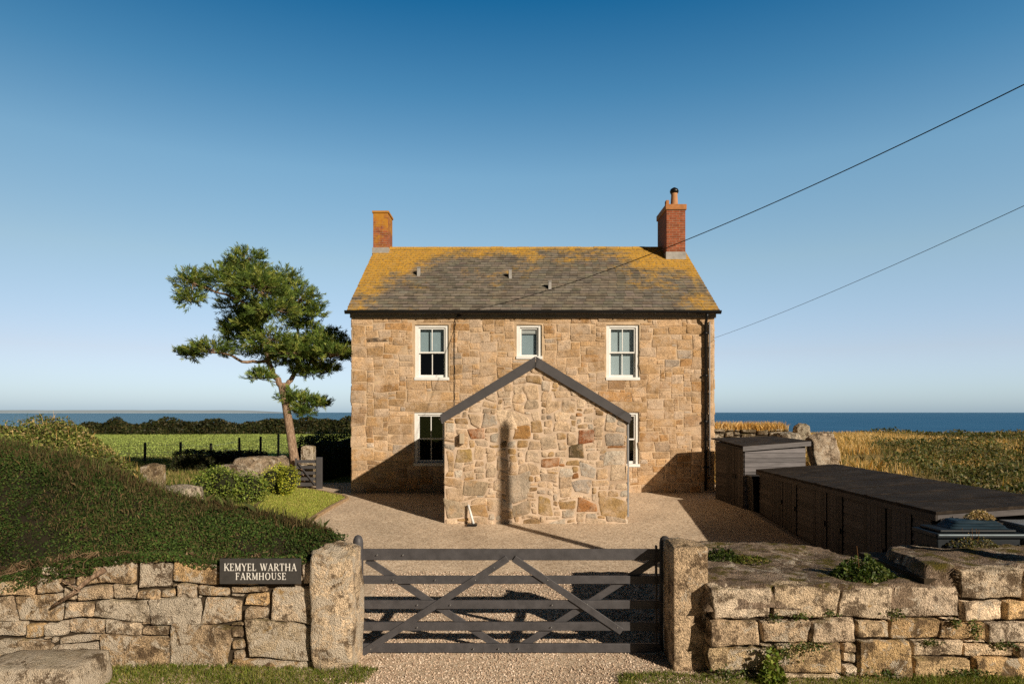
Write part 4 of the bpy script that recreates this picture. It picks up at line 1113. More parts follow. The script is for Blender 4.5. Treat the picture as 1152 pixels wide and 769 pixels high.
q = MB(); q.add([(5.88, 16.62, .56), (6.3, 16.62, .56), (6.3, 17.0, .56), (5.88, 17.0, .56), (5.84, 16.60, 1.38), (6.34, 16.60, 1.38), (6.34, 17.02, 1.38), (5.84, 17.02, 1.38)], [(0, 1, 5, 4), (1, 2, 6, 5), (2, 3, 7, 6), (3, 0, 4, 7), (0, 3, 2, 1), (4, 5, 6, 7)])
q.build('bin_body', m_black, bn, bevel=.02)
q = MB(); q.box(5.82, 6.36, 16.585, 17.035, 1.383, 1.44); q.build('lid', m_black, bn, bevel=.02)

# things stored by the near end of the long shed
chest = empty('storage_chest', (6.2, 9.25, .05), 'dark blue black plastic storage chest at the near end of the long shed', 'chest')
q = MB(); q.add([(5.70, 9.06, .05), (6.66, 9.06, .05), (6.66, 9.48, .05), (5.70, 9.48, .05), (5.62, 9.02, 1.33), (6.72, 9.02, 1.33), (6.72, 9.52, 1.33), (5.62, 9.52, 1.33)], [(0, 1, 5, 4), (1, 2, 6, 5), (2, 3, 7, 6), (3, 0, 4, 7), (0, 3, 2, 1), (4, 5, 6, 7)])
for xx_ in np.arange(5.72, 6.7, .12): q.box(xx_, xx_ + .03, 8.995, 9.06, .2, 1.25)
q.build('chest_body', m_tarp, chest, bevel=.012)
q = MB(); q.box(5.58, 6.76, 8.97, 9.54, 1.334, 1.40); q.box(5.66, 6.68, 9.03, 9.5, 1.402, 1.44); q.build('lid', m_tarp, chest, bevel=.02)
q = MB(); q.box(5.60, 6.74, 8.962, 8.968, 1.375, 1.392); q.build('lid_trim', plain('pale_blue_trim', (.30, .38, .44), .4, .2), chest)
fo = MB(); rng = np.random.default_rng(66)
for k in range(3):
    gx = np.linspace(5.85 + .04 * k, 6.62 - .05 * k, 22); gy = np.linspace(9.08 + .02 * k, 9.46 - .02 * k, 10); X, Y = np.meshgrid(gx, gy); P3 = np.stack([X, Y, 0 * X + k], -1)
    ed = np.minimum(1, np.minimum(np.minimum(X - gx[0], gx[-1] - X), np.minimum(Y - gy[0], gy[-1] - Y)) / .04)
    fo.grid(np.stack([X, Y, 1.442 + .035 * k + (.035 + .02 * fbm(P3 * 5, 70 + k, 3)) * ed ** .5], -1))
tag(fo.build('folded_tarpaulin', plain('blue_sheet', (.020, .045, .07), .55, .5, 4, .9, 9, .4), smooth=True), 'folded dark blue tarpaulin lying on the storage chest lid', 'tarpaulin')
bx = empty('storage_box', (7.1, 9.2, .1), 'grey ribbed storage box with pale rails at the right edge behind the wall', 'box')
q = MB(); q.box(6.82, 7.7, 9.0, 9.5, .05, 1.46); q.build('box_body', m_greybox, bx, bevel=.02)
q = MB(); q.box(6.79, 7.73, 8.97, 9.53, 1.462, 1.50); q.build('lid', m_greybox, bx, bevel=.01)
for z in (1.24, 1.33): MB().box(6.80, 7.72, 8.975, 8.998, z, z + .035).build('rail', plain('pale_trim', (.5, .52, .55), .3, .1), bx, bevel=.005)

# ------------------------------------------------------------------ vegetation: clipped hedge on the left wall
rng = np.random.default_rng(101)
hk = [(-12.5, 10.6, 2.90), (-9.5, 10.5, 2.78), (-7.5, 10.0, 2.53), (-6.0, 9.7, 2.28), (-4.55, 9.3, 1.82), (-3.16, 8.9, 1.64), (-2.45, 8.75, 1.48), (-2.05, 8.65, 1.36)]
hkx = [k[0] for k in hk]
def hedge_prof(x, t):
    """t 0..1 front edge to crest, 1..2 crest to back foot"""
    yc = np.interp(x, hkx, [k[1] for k in hk]); zc = np.interp(x, hkx, [k[2] for k in hk])
    y0 = 8.12; z0_ = np.interp(x, [-12, -6.6, -5.2, -2], [.78, .86, 1.18, 1.20])
    y = np.where(t <= 1, y0 + (yc - y0) * t, yc + (t - 1) * 1.1)
    f = np.sin(np.clip(t, 0, 1) * math.pi / 2) ** .85
    z = np.where(t <= 1, z0_ + (zc - z0_) * f, zc - (t - 1) ** 1.6 * (zc - .2))
    return y, z
tt = np.linspace(0, 2, 26); xx = np.linspace(-12, -2.15, 110)
X, T = np.meshgrid(xx, tt); Y, Z = hedge_prof(X, T)
P3 = np.stack([X, Y, Z], -1)
nz = fbm(P3 * 1.4, 51, 4)
P3[..., 2] += .07 * nz - .03; P3[..., 1] -= .05 * fbm(P3 * 2.3, 55, 3) + .03
hedge = empty('clipped_hedge', (-5, 9, .9), 'dark close clipped hedge bank sloping down above the left stone wall', 'hedge')
MB().grid(P3).build('hedge_bank', m_turfcore, hedge, smooth=True)
n = 260000
x = -2.15 - 9.0 * rng.random(n) ** .72; t = np.where(rng.random(n) < .5, rng.uniform(-.04, 1.35, n), rng.random(n) ** 1.8); y, z = hedge_prof(x, t)
x = np.minimum(x + rng.normal(0, .05, n), -2.12)
P = np.stack([x, y, z], -1)
off = .075 * fbm(P * 1.4, 51, 4) + .035 * fbm(P * 7, 57, 3) + rng.uniform(-.03, .03, n)
P[:, 2] += off; P[:, 1] -= off * .7
lf = MB(); leaf_cloud(lf, P, .034, DARKH, rng, nrm=np.array([.0, -.5, .8]), elong=1.9, tilt=1.1, clump=1.0, dark=.5)
m = 12000; x = -2.3 - 8 * rng.random(m) ** .8; t = rng.uniform(.02, 1., m); y, z = hedge_prof(x, t)
k = vn(np.stack([x * 1.7, y * 1.7, 0 * x], 1), 77) > -.1; x, y, z = x[k], y[k], z[k]; m = len(x)
blades(lf, np.stack([x, y - .03, z], 1), np.full(m, .065), .003, [(.14, .10, .05), (.10, .075, .035), (.20, .14, .07), (.08, .09, .03)], rng, 1.0)
m = 34000; x = -2.4 - 7.6 * rng.random(m) ** .8; y, z = hedge_prof(x, np.zeros(m)); dn = rng.random(m) ** 1.5 * np.where(x < -4.9, .20, .09)
leaf_cloud(lf, np.stack([x, y - .02 - .13 * rng.random(m), z + .10 - dn - .06 * vn(np.stack([x * 2.5, x * 0, x * 0], 1), 5)], 1), .036, DARKH, rng, nrm=np.array([0, -.8, .5]), elong=1.9, tilt=1.0, clump=1.5, dark=.5)
# brown dead tips along the crest and hanging at the foot
m = 1500; x = rng.uniform(-10, -2.4, m); t = np.clip(rng.normal(.97, .08, m), .7, 1.2); y, z = hedge_prof(x, t)
blades(lf, np.stack([x, y, z], 1), np.full(m, .20), .0045, [(.10, .13, .035), (.14, .11, .05), (.08, .10, .03)], rng, .8)
m = 9000; x = rng.uniform(-10, -2.3, m); t = np.clip(rng.normal(.97, .14, m), .6, 1.3); y, z = hedge_prof(x, t)
blades(lf, np.stack([x, y, z + .01], -1), np.full(m, .09), .004, [(.10, .07, .03), (.07, .06, .025), (.14, .09, .045), (.05, .05, .02)], rng, 1.0)
m = 3200; x = -2.6 - 8 * rng.random(m); dens = np.where(x < -4.4, 1, .3); k = rng.random(m) < dens; x = x[k]; m = len(x)
y, z = hedge_prof(x, np.full(m, .02)); pb_ = np.stack([x, y - .03 - .06 * rng.random(m), z + rng.uniform(-.02, .14, m)], -1)
d = rng.normal(size=(m, 3)) * np.array([.9, .3, .3]) + np.array([.15, -.35, -.9]); d = unit(d)
L = rng.uniform(.08, .30, m) * np.where(x < -4.9, 1.15, .55); pal = np.array([(.16, .10, .055), (.24, .16, .09), (.10, .06, .035), (.30, .21, .13), (.05, .06, .02)])
s_ = unit(np.cross(d, rng.normal(size=(m, 3)))) * .0035
md = pb_ + d * (L * .5)[:, None] + rng.normal(size=(m, 3)) * .02
V = np.stack([pb_ - s_, pb_ + s_, md + s_, pb_ + d * L[:, None], md - s_], 1).reshape(-1, 3)
lf.add(V, np.arange(5 * m).reshape(-1, 5), np.repeat(pal[rng.integers(0, 5, m)] * rng.uniform(.6, 1.2, (m, 1)), 5, 0))
lf.build('foliage', m_hedge, hedge)
# bare root sticking out of the wall
rt = MB(); p0 = at(58, 682, 7.9); p1 = at(118, 640, 7.98)
rt.tube([p0, p0 * .6 + p1 * .4 + v3(.01, -.03, -.015), p0 * .25 + p1 * .75 + v3(0, -.02, .01), p1], [.016, .026, .024, .034], 8)
rt.tube([at(70, 652, 7.9), at(90, 664, 7.86), at(66, 676, 7.88)], [.012, .016, .01], 7)
tag(rt.build('dead_branch', m_bark, smooth=True), 'bare brown dead branch poking out over the left wall', 'branch')

def mound_leaves(name, label, cat, ptsfun, n, size, pal, seed, core_pts, extra=None, m=None, clump=1.0, dark=.5, group=None, loc=(0, 0, 0)):
    pass
def bramble(name, loc, path, label, cat, seed, n, size, pal, stalks=0, group=None, core=True, m=None, fq=.9, am=.30):
    """long uneven mound of leaves: path = list of (x,y,halfwidth,height)"""
    rng = np.random.default_rng(seed); root = empty(name, loc, label, cat, group)
    path = np.array(path, float); s = np.linspace(0, 1, len(path))
    def at_(t): return [np.interp(t, s, path[:, k]) for k in range(4)]
    t = rng.random(n); x, y, w, h = at_(t); th = rng.uniform(-.15, math.pi + .15, n)
    dxy = unit(np.stack([np.interp(t, s, np.gradient(path[:, 0])), np.interp(t, s, np.gradient(path[:, 1]))], 1)); nx_, ny_ = -dxy[:, 1], dxy[:, 0]
    bump = 1 + am * fbm(np.stack([x * fq, y * fq, th * .8], 1), seed, 4)
    r = rng.uniform(.86, 1.05, n) * bump
    P = np.stack([x + nx_ * np.cos(th) * w * r, y + ny_ * np.cos(th) * w * r, np.maximum(np.sin(th), 0) * h * r + tz(x, y)], 1)
    nr = np.stack([nx_ * np.cos(th), ny_ * np.cos(th), np.sin(th)], 1)
    lf = MB(); leaf_cloud(lf, P, size, pal, rng, nrm=nr * .8, clump=1.1, dark=.55)
    if stalks:
        i = rng.integers(0, n, stalks); blades(lf, P[i] - nr[i] * .05, np.full(stalks, size * 5), size * .07, DRY[:4] + LIGHT[:2], rng, .7)
    if core:
        U = np.linspace(0, 1, 160); A = np.linspace(0, math.pi, 13); UU, AA = np.meshgrid(U, A); xx, yy, ww, hh = at_(UU)
        gx_, gy_ = np.interp(UU, s, np.gradient(path[:, 0])), np.interp(UU, s, np.gradient(path[:, 1])); L = np.hypot(gx_, gy_); nx2, ny2 = -gy_ / L, gx_ / L
        bb = (1 + am * fbm(np.stack([xx * fq, yy * fq, AA * .8], -1), seed, 4)) * .84
        MB().grid(np.stack([xx + nx2 * np.cos(AA) * ww * bb, yy + ny2 * np.cos(AA) * ww * bb, np.sin(AA) * hh * bb + tz(xx, yy) - .05], -1)).build('branches', m_bush_core, root, smooth=True)
    lf.build('foliage', m or m_leaf, root)
    return root
BR = [(.17, .22, .045), (.26, .29, .07), (.38, .34, .11), (.09, .12, .03), (.44, .33, .16), (.13, .17, .04)]
bramble('bramble_hedge', (-9, 13, .3), [(-14, 13.0, 1.4, 2.55), (-11.3, 13.3, 1.3, 2.5), (-9.7, 13.4, 1.1, 2.42), (-8.95, 13.6, 1.0, 2.3), (-8.45, 13.8, .85, 2.0), (-8.05, 14.0, .65, 1.6), (-7.75, 14.3, .45, 1.15)],
        'tangled bramble hedge in yellow green leaf behind the clipped hedge', 'bramble', 61, 52000, .055, BR, 1600)
DH = [(.03, .042, .013), (.042, .052, .016), (.06, .062, .02), (.022, .028, .01), (.085, .07, .028)]
bramble('hedgerow', (-30, 70, .6), [(-85, 66, 1.5, 1.3), (-58, 69, 1.6, 1.25), (-50, 70, 1.5, .7), (-46, 70, 1.6, 1.2), (-36, 70, 1.8, 1.35), (-27, 71, 1.6, 1.3), (-20, 71, 1.8, 1.6), (-12, 72, 1.6, 1.6), (14, 73, 1.6, 1.4)],
        'long dark hedgerow along the far side of the green field', 'hedgerow', 62, 46000, .26, DH, fq=.42, am=.75)
bramble('garden_hedge', (-6.5, 25, .7), [(-7.0, 22.6, .65, 1.35), (-6.6, 24.5, .8, 1.55), (-5.6, 27.5, .9, 1.6), (-4.5, 30, .9, 1.6)],
        'dark evergreen hedge standing in the shadow beside the house', 'hedge', 63, 14000, .07, DARKH)
bramble('shadow_bushes', (-11, 27, .7), [(-12.8, 25.8, .6, .75), (-11.0, 26.3, .7, .85), (-9.6, 26.8, .6, .7)],  # dark leaves added in place of shadow on the field edge
        'low dark scrub standing in for shadow at the near edge of the green field', 'scrub', 64, 6000, .08, DH)
# shrubs on the lawn
sx_ = lambda px, Y_: (px - HX) * Y_ / FPX
bush('shrub', (sx_(254, 17.6), 17.6, tzs(-7, 17.6)), 1.0, .65, .95, 9000, .06, [(.17, .25, .04), (.25, .33, .06), (.10, .15, .03), (.36, .40, .09)], 'round dark green shrub on the lawn edge', 'shrub', 71)
bush('shrub', (sx_(317, 19.0), 19.0, tzs(-6.4, 19)), .55, .5, .80, 5200, .05, [(.52, .56, .06), (.66, .62, .08), (.36, .42, .05), (.25, .31, .04)], 'small bright yellow green shrub at the foot of the tree', 'shrub', 72, 7)
# garden stones
boulder('boulder', (sx_(292, 20.0), 20.0, .72), (1.55, 1.0, 1.0), 'large flat topped boulder behind the yellow shrub', 'boulder', 21, (.47, .36, .25))
boulder('boulder', (sx_(318, 20.6), 20.6, .72), (.60, .6, .98), 'small squarish stone in the garden wall, right of the large boulder', 'boulder', 24, (.46, .36, .26))
boulder('boulder', (sx_(203, 16.4), 16.4, .48), (.95, .9, .78), 'pale broken boulder left of the dark green shrub', 'boulder', 22, (.56, .48, .40), amp=.24)
boulder('boulder', (sx_(262, 19.4), 19.4, .72), (.9, .7, .8), 'low boulder half hidden behind the dark green shrub', 'boulder', 27, (.44, .36, .27))
boulder('standing_stone', (sx_(172, 15.4), 15.4, .50), (.44, .40, 1.35), 'upright mossy stone at the end of the bramble hedge', 'stone', 23, (.42, .32, .20), amp=.07, box=.8)
boulder('standing_stone', (sx_(347, 20.9), 20.9, .70), (.38, .36, 1.28), 'upright granite stone standing behind the small garden gate', 'stone', 26, (.46, .36, .22), amp=.06, box=.8)
boulder('boulder', (sx_(335, 20.9), 20.9, .72), (.5, .5, .75), 'small grey stone in the garden wall behind the tree trunk', 'boulder', 28, (.38, .32, .26))
# small garden gate
sg = empty('garden_gate', (-6.3, 20.2, .74), 'small grey wooden garden gate standing open beside the tree', 'gate')
gY = 20.2; k_ = FPX / gY
gxx = lambda p: (p - HX) / k_
zz_ = lambda p: CAMZ - (p - HY) / k_
for yt, yb in ((517, 520.5), (523.5, 527), (530, 533.5), (536.5, 540), (542.5, 546.5)):
    MB().box(gxx(334), gxx(356), gY - .015, gY + .015, zz_(yb), zz_(yt)).build('rail', m_verge, sg, bevel=.003)
MB().box(gxx(356), gxx(362.5), gY - .05, gY + .06, .66, zz_(514)).build('post', m_verge, sg, bevel=.008)
MB().box(gxx(332), gxx(334), gY - .03, gY + .03, .66, zz_(515)).build('post', m_verge, sg, bevel=.005)
q = MB(); q.beam((gxx(336), gY - .028, zz_(521)), (gxx(355), gY - .028, zz_(545)), .02, .07, (0, 1, 0)); q.build('brace', m_verge, sg)

# wire fence by the field
wf = empty('wire_fence', (-12, 30, .7), 'wire fence of thin timber posts along the near edge of the field', 'fence')
fence = [(120, 29.5, .9, 0), (163, 30, .95, 0), (203, 30, .98, 0), (237, 28.4, 1.0, 1), (269, 30.5, 1.15, 0), (293, 30.5, 1.2, 0), (313, 31, 1.3, 1), (352, 32, 1.1, 0)]
pts = []
for px, Y_, h, pale in fence:
    x = sx_(px, Y_); q = MB(); q.tube([(x, Y_, .5), (x + .01, Y_, .7 + h * .97), (x + .01, Y_, .7 + h)], [.06, .055, .045], 8)
    q.build('post', m_palewood if pale else m_darkpost, wf, smooth=True); pts.append((x, Y_ - .05, .7 + h * .86))
q = MB()
for dz in (0, -.3, -.6):
    q.tube([v3(*p) + v3(0, 0, dz) for p in pts], .006, 5)
q.build('wire', m_steel, wf)

# ------------------------------------------------------------------ the wind-bent pine
TY = 20.5
def tp_(cx, cy, dy=0.0):
    p = at(180 + cx / 3.204, 260 + cy / 3.204, TY); p[1] += dy; return p
tree = empty('pine_tree', (at(337, 544, TY)[0], TY, .8), 'wind bent pine tree with flat layered crown left of the house', 'tree')
rng = np.random.default_rng(2024)
tk = MB()
base = at(337, 547, TY)
T0 = [base + v3(0, 0, -.1), at(336, 535, TY), at(331, 515, TY), at(326, 482, TY), at(321, 452, TY), tp_(440, 560)]
tk.tube(T0, [.20, .155, .135, .125, .115, .11], 14)
limbs = [([tp_(440, 560), tp_(412, 515, -.1), tp_(398, 460, -.15), tp_(372, 400, -.1), tp_(358, 345, 0), tp_(385, 295, .1), tp_(360, 220, .1), tp_(310, 130, 0), tp_(298, 80, 0)], .095),
         ([tp_(440, 560), tp_(466, 535, .2), tp_(482, 480, .4), tp_(480, 400, .5), tp_(470, 300, .4), tp_(440, 200, .3)], .085),
         ([tp_(400, 470, -.15), tp_(330, 476, -.3), tp_(260, 445, -.4), tp_(170, 432, -.4), tp_(85, 450, -.4)], .055),
         ([tp_(482, 490, .4), tp_(540, 475, .1), tp_(610, 460, -.5), tp_(690, 452, -.9)], .05),
         ([tp_(372, 400, -.1), tp_(300, 370, .3), tp_(230, 330, .5)], .04),
         ([tp_(385, 295, .1), tp_(290, 250, -.5), tp_(180, 210, -.7), tp_(90, 180, -.7)], .045),
         ([tp_(470, 300, .4), tp_(520, 260, .1), tp_(560, 230, 0)], .035),
         ([tp_(480, 400, .5), tp_(550, 380, .6), tp_(620, 360, .7)], .035),
         ([at(323, 462, TY), tp_(490, 620, .15), tp_(560, 628, .2)], .025),
         ([tp_(435, 545), tp_(400, 540, -.3), tp_(355, 530, -.5)], .02),
         ([tp_(410, 290, .1), tp_(450, 270, -.5), tp_(420, 250, -.9)], .04)]
joints = []
for pts, r in limbs:
    pts = np.array(pts); m = len(pts); f = []
    for i in range(m - 1):
        for t in np.linspace(0, 1, 5)[:-1]: f.append(pts[i] * (1 - t) + pts[i + 1] * t)
    f.append(pts[-1]); f = np.array(f); f += rng.normal(size=f.shape) * .018; f[0] = pts[0]
    tk.tube(f, np.linspace(r, r * .22, len(f)), 9); joints += [(p, 1 - .7 * i / len(f)) for i, p in enumerate(f) if i > 2]
J = np.array([j[0] for j in joints])
pads = [(300, 90, 72, 38, 0), (235, 110, 40, 25, .2), (230, 165, 105, 45, -.3), (130, 185, 66, 34, -.7), (115, 245, 44, 24, -.7), (340, 170, 125, 62, -.2), (430, 165, 75, 48, .2), (385, 205, 120, 50, -.9),
        (490, 225, 80, 48, .1), (540, 280, 40, 28, 0), (400, 262, 130, 42, .5), (440, 285, 90, 36, -.9), (245, 245, 90, 34, .4), (245, 325, 62, 30, .5), (270, 375, 78, 30, .3), (215, 345, 40, 22, .4), (190, 430, 115, 24, -.4), (90, 448, 40, 15, -.4),
        (415, 395, 110, 42, -.5), (470, 410, 95, 38, .5), (560, 370, 75, 24, .7), (530, 425, 120, 36, -.3), (640, 448, 66, 17, -.8), (450, 465, 95, 24, .3), (520, 508, 66, 18, .1),
        (380, 528, 42, 14, -.5), (500, 612, 62, 22, .15), (560, 626, 26, 8, .2), (455, 600, 26, 24, 0), (300, 300, 46, 22, .2), (345, 430, 60, 24, .3), (500, 655, 30, 10, .1), (600, 405, 90, 22, -.1), (575, 445, 90, 24, .2), (480, 440, 80, 26, -.6), (585, 500, 45, 12, 0), (490, 335, 50, 16, .4), (330, 345, 50, 16, -.5)]
nd = MB(); NP = [(.095, .155, .03), (.14, .21, .038), (.21, .27, .05), (.065, .105, .024), (.27, .30, .065)]
for cx, cy, rx, ry, dy in pads:
    cx = 392 + (cx - 385) * (.91 if cx < 385 else 1.04); cy = cy + 12 if cy < 300 else cy; rx *= .90; ry *= .92
    c = tp_(cx, cy, dy); kx = TY / FPX / 3.204
    RX, RZ = rx * kx, ry * kx; RYd = max(.28, RX * .75)
    nb = int(44 + 660 * RX * max(RZ, .25))
    # branchlets: sprays spreading from the nearest joint outwards
    src = J[np.argmin(((J - c) ** 2).sum(1))]
    tk.tube([src, (src + c) / 2 + rng.normal(size=3) * .04, c], [.022, .016, .01], 6)
    d = unit(rng.normal(size=(nb, 3))); r = rng.random(nb) ** .45
    P = c + d * r[:, None] * np.array([RX, RYd, RZ]) * .94
    P[:, 2] -= .10 * RZ + .12 * np.clip((np.hypot(d[:, 0], d[:, 1]) * r) ** 3, 0, 1) * RZ
    for i in range(0, nb, 6):
        e = P[i]; tk.tube([c + (e - c) * .15, c + (e - c) * .6 + v3(0, 0, -.03), e], [.009, .006, .003], 4, cap=False)
    gdir = unit((P - c) * np.array([1, 1, .8]) + v3(0, 0, .18) + rng.normal(size=P.shape) * .12)
    # each spray: twigs with whorls of short needles
    for i in range(nb):
        L = rng.uniform(.15, .30); k = 24
        t = rng.random(k) ** .8; dirv = gdir[i]
        o_ = P[i] + dirv * (t * L)[:, None]
        sd = unit(rng.normal(size=(k, 3))); nv = unit(dirv * .95 + sd * .62)
        w = unit(np.cross(nv, rng.normal(size=(k, 3)))) * .0085
        ln = (rng.uniform(.08, .16, k))[:, None]
        V = np.stack([o_ - w * .6, o_ + nv * ln * .5 - w, o_ + nv * ln, o_ + nv * ln * .5 + w], 1).reshape(-1, 3)
        col = np.array(NP[rng.integers(5)]) * rng.uniform(.7, 1.35)
        nd.add(V, np.arange(4 * k).reshape(-1, 4), col)
tk.build('trunk', m_bark, tree, smooth=True)
nd.build('crown', m_needle, tree)

# ------------------------------------------------------------------ grasses
rng = np.random.default_rng(303)
def scatter(n, x0, x1, y0, y1, f=None, p=1.0):
    x = rng.uniform(x0, x1, n); y = y0 + (y1 - y0) * rng.random(n) ** p
    if f is not None: k = f(x, y); x, y = x[k], y[k]
    return x, y
# strips of turf at the foot of both walls
st_l = [(-6.5, 6.9), (-3.3, 7.1), (-1.62, 7.55), (-1.55, 7.95), (-2.0, 8.05), (-6.5, 8.05)]
st_r = [(1.15, 7.3), (2.0, 7.05), (7.5, 6.8), (7.5, 7.72), (2.3, 7.72), (1.75, 7.85), (1.2, 7.75)]
gr = MB()
for poly, nn in ((st_l, 22000), (st_r, 26000)):
    xs = [p[0] for p in poly]; ys = [p[1] for p in poly]
    x, y = scatter(nn, min(xs), max(xs), min(ys), max(ys), lambda a, b: inpoly(a, b, poly))
    h = .035 + .06 * np.clip(fbm(np.stack([x * 2, y * 2, 0 * x], 1), 4) + .3, 0, 1)
    blades(gr, np.stack([x, y, 0 * x + .004], 1), h, .0035, [(.16, .22, .035), (.24, .28, .05), (.34, .31, .10), (.10, .14, .025)], rng, .8)
stuff(gr.build('verge_grass', m_leaf))
gr = MB(); x, y = scatter(70000, -10.5, -4.4, 13, 20.6, lambda a, b: inpoly(a, b, lawn_poly))
blades(gr, np.stack([x, y, tz(x, y) + .04], 1), np.full(len(x), .045), .005, [(.40, .46, .085), (.50, .54, .115), (.62, .56, .19), (.32, .40, .065)], rng, .8)
stuff(gr.build('lawn_grass', m_leaf))
# rough grass around the fence
gr = MB(); x, y = scatter(26000, -22, -7.4, 21, 33, lambda a, b: fbm(np.stack([a * .5, b * .5, 0 * a], 1), 9) > -.15)
blades(gr, np.stack([x, y, tz(x, y) - .02], 1), np.full(len(x), .22), .010, [(.16, .18, .035), (.30, .25, .09), (.38, .28, .12), (.11, .15, .025)], rng, .6)
stuff(gr.build('rough_grass', m_dry))
gr = MB(); x, y = scatter(60000, -62, 12, 33, 70, None, .8)
blades(gr, np.stack([x, y, tz(x, y) - .02], 1), np.full(len(x), .10), .03, [(.34, .43, .11), (.42, .49, .14), (.29, .37, .09)], rng, .8)
stuff(gr.build('field_grass', m_leaf))
# dry golden grass on the right-hand bank
def bankz(x, y):
    return tz(x, y) - .03 + fbm(np.stack([x, y, 0 * x], -1) * .8, 3) * .05 * ss(21, 24, y) + fbm(np.stack([x, y, 0 * x], -1) * .25, 5) * .16 * ss(8.6, 10, x) * ss(10, 12, y)
gr = MB()
def onbank(a, b):
    bb = 7.95 - 2.0 * ss(19.6, 22.5, b); return (a > bb + .35) & ~((a > 20 + 3 * vn(np.stack([a * .5, b * .5, 0 * a], 1), 47)) & (b > 22) & (vn(np.stack([a * 9.1, b * 9.1, 0 * a], 1), 49) > -.35)) & ((b > 19.5 + 2 * vn(np.stack([a * .6, b * .6, 0 * a], 1), 41)) | (vn(np.stack([a * .5, b * .5, 0 * a], 1), 43) > -.2)) & (fbm(np.stack([a * .35, b * .35, 0 * a], 1), 19, 3) + .035 * (b - 20) > -.25)
x, y = scatter(110000, 6, 34, 9.6, 40, onbank, .8)
blades(gr, np.stack([x, y, bankz(x, y) - .02], 1), np.full(len(x), .30), .008, DRY + [(.16, .15, .04)], rng, .7, (-.25, .1))
x, y = scatter(5000, 5.9, 12, 21.5, 27, lambda a, b: a > 6.3)
blades(gr, np.stack([x, y, bankz(x, y) - .02], 1), np.full(len(x), .34), .010, DRY, rng, .6, (-.2, 0))
stuff(gr.build('dry_grass', m_dry))
SC = [(.11, .13, .035), (.16, .165, .055), (.06, .075, .022), (.27, .22, .10), (.085, .11, .03)]
lf = MB(); x, y = scatter(120000, 8.3, 30, 10.2, 26, lambda a, b: (fbm(np.stack([a * .45, b * .45, 0 * a], 1), 23, 3) - .05 * (b - 19) > -.2) & (a > 8.1 + .37 * (b - 12.6) + .8 * vn(np.stack([a * .8, b * .8, 0 * a], 1), 53)))
hh = .52 * np.clip(fbm(np.stack([x * .9, y * .9, 0 * x], 1), 27, 3) + .55, 0, 1.3)
leaf_cloud(lf, np.stack([x, y, bankz(x, y) + hh * rng.random(len(x)) ** .5], 1), .07, SC, rng, nrm=v3(0, -.3, .6), clump=1.3, dark=.55)
x, y = scatter(7000, 8.3, 30, 10.2, 26, lambda a, b: a > 8.6)
blades(lf, np.stack([x, y, bankz(x, y)], 1), np.full(len(x), .42), .007, [(.30, .22, .10), (.20, .17, .06), (.13, .13, .04)], rng, .5)
stuff(lf.build('bank_undergrowth', m_leaf))
# far edge of the bank: ragged low scrub on the skyline
lf = MB(); x = rng.uniform(19, 40, 30000); y = rng.uniform(23, 38, 30000)
hh = .45 * np.clip(fbm(np.stack([x * .5, y * .5, 0 * x], 1), 37, 3) + .4, 0, 1.3)
leaf_cloud(lf, np.stack([x, y, bankz(x, y) + hh * rng.random(30000)], 1), .13, [(.07, .09, .026), (.11, .12, .036), (.19, .155, .06)], rng, clump=.6)
stuff(lf.build('skyline_undergrowth', m_leaf))

# bank and stones right of the house
boulder('standing_stone', (8.28, 17.9, 1.35), (.78, .42, 1.14), 'big leaning weathered stone slab right of the tall shed', 'stone', 33, (.62, .49, .36), amp=.20, box=.62, rot=.15).rotation_euler = (0, -.22, 0)
boulder('standing_stone', (9.1, 21.5, 1.45), (.52, .45, 1.2), 'smaller pointed lichened stone behind the tall shed', 'stone', 34, (.48, .42, .32), amp=.16)
boulder('boulder', (8.35, 20.6, 1.45), (.75, .5, .95), 'flat grey boulder on the bank behind the tall shed roof', 'boulder', 35, (.42, .38, .32))
hb_ = empty('field_wall', (7, 22.4, 1), 'dark old bank wall topped with dry grass behind the tall shed', 'stone wall')
q = MB(); rng = np.random.default_rng(55)
facing(q, (v3(5.9, 22.2, .7), v3(1, 0, 0), v3(0, 0, 1), v3(0, -1, 0)), 3.1, 1.76, .07, rng, [(5, 3), (7, 4), (4, 3), (6, 5)], [(.20, .16, .11, 2), (.26, .21, .15, 2), (.14, .11, .07, 2)], None, prot=.07, edge=.06, rad=.05, gap=.02, g=(7, 6), jit=.15, rough=.012, back=-.08)
q.build('stone_facing', m_wallstone, hb_, smooth=True)
q = MB(); q.box(5.9, 9.0, 22.23, 23.0, .6, 2.40); q.build('wall_core', m_core, hb_)
x = rng.uniform(5.9, 9.0, 3500); y = rng.uniform(22.15, 23.0, 3500); q = MB()
blades(q, np.stack([x, y, 0 * x + 2.38], 1), np.full(3500, .30), .009, DRY, rng, .7, (-.2, 0)); q.build('grass_top', m_dry, hb_)

# plants growing on the platform wall
def tuft(name, loc, r, h, n, size, pal, label, cat, seed, stalk=None):
    rng = np.random.default_rng(seed); root = empty(name, loc, label, cat)
    a = rng.uniform(0, 6.28, n); rr = r * np.sqrt(rng.random(n)); z = h * (1 - (rr / r) ** 2) * rng.random(n) ** .5 * (1 + .3 * np.sin(a * 3 + seed))
    P = np.stack([rr * np.cos(a) * 1.0, rr * np.sin(a) * .7, z + .01], 1) + np.array(loc)
    lf = MB(); leaf_cloud(lf, P, size, pal, rng, clump=6, dark=.5)
    for _ in range(0 if stalk is None else stalk):
        p = np.array(loc) + v3(rng.uniform(-.3, .3) * r, rng.uniform(-.3, .3) * r, 0); lf.tube([p, p + v3(.01, 0, h * .8), p + v3(rng.uniform(-.02, .02), 0, h * 1.8)], .003, 5, col=(.25, .13, .05))
    lf.build('foliage', m_leaf, root)
    return root
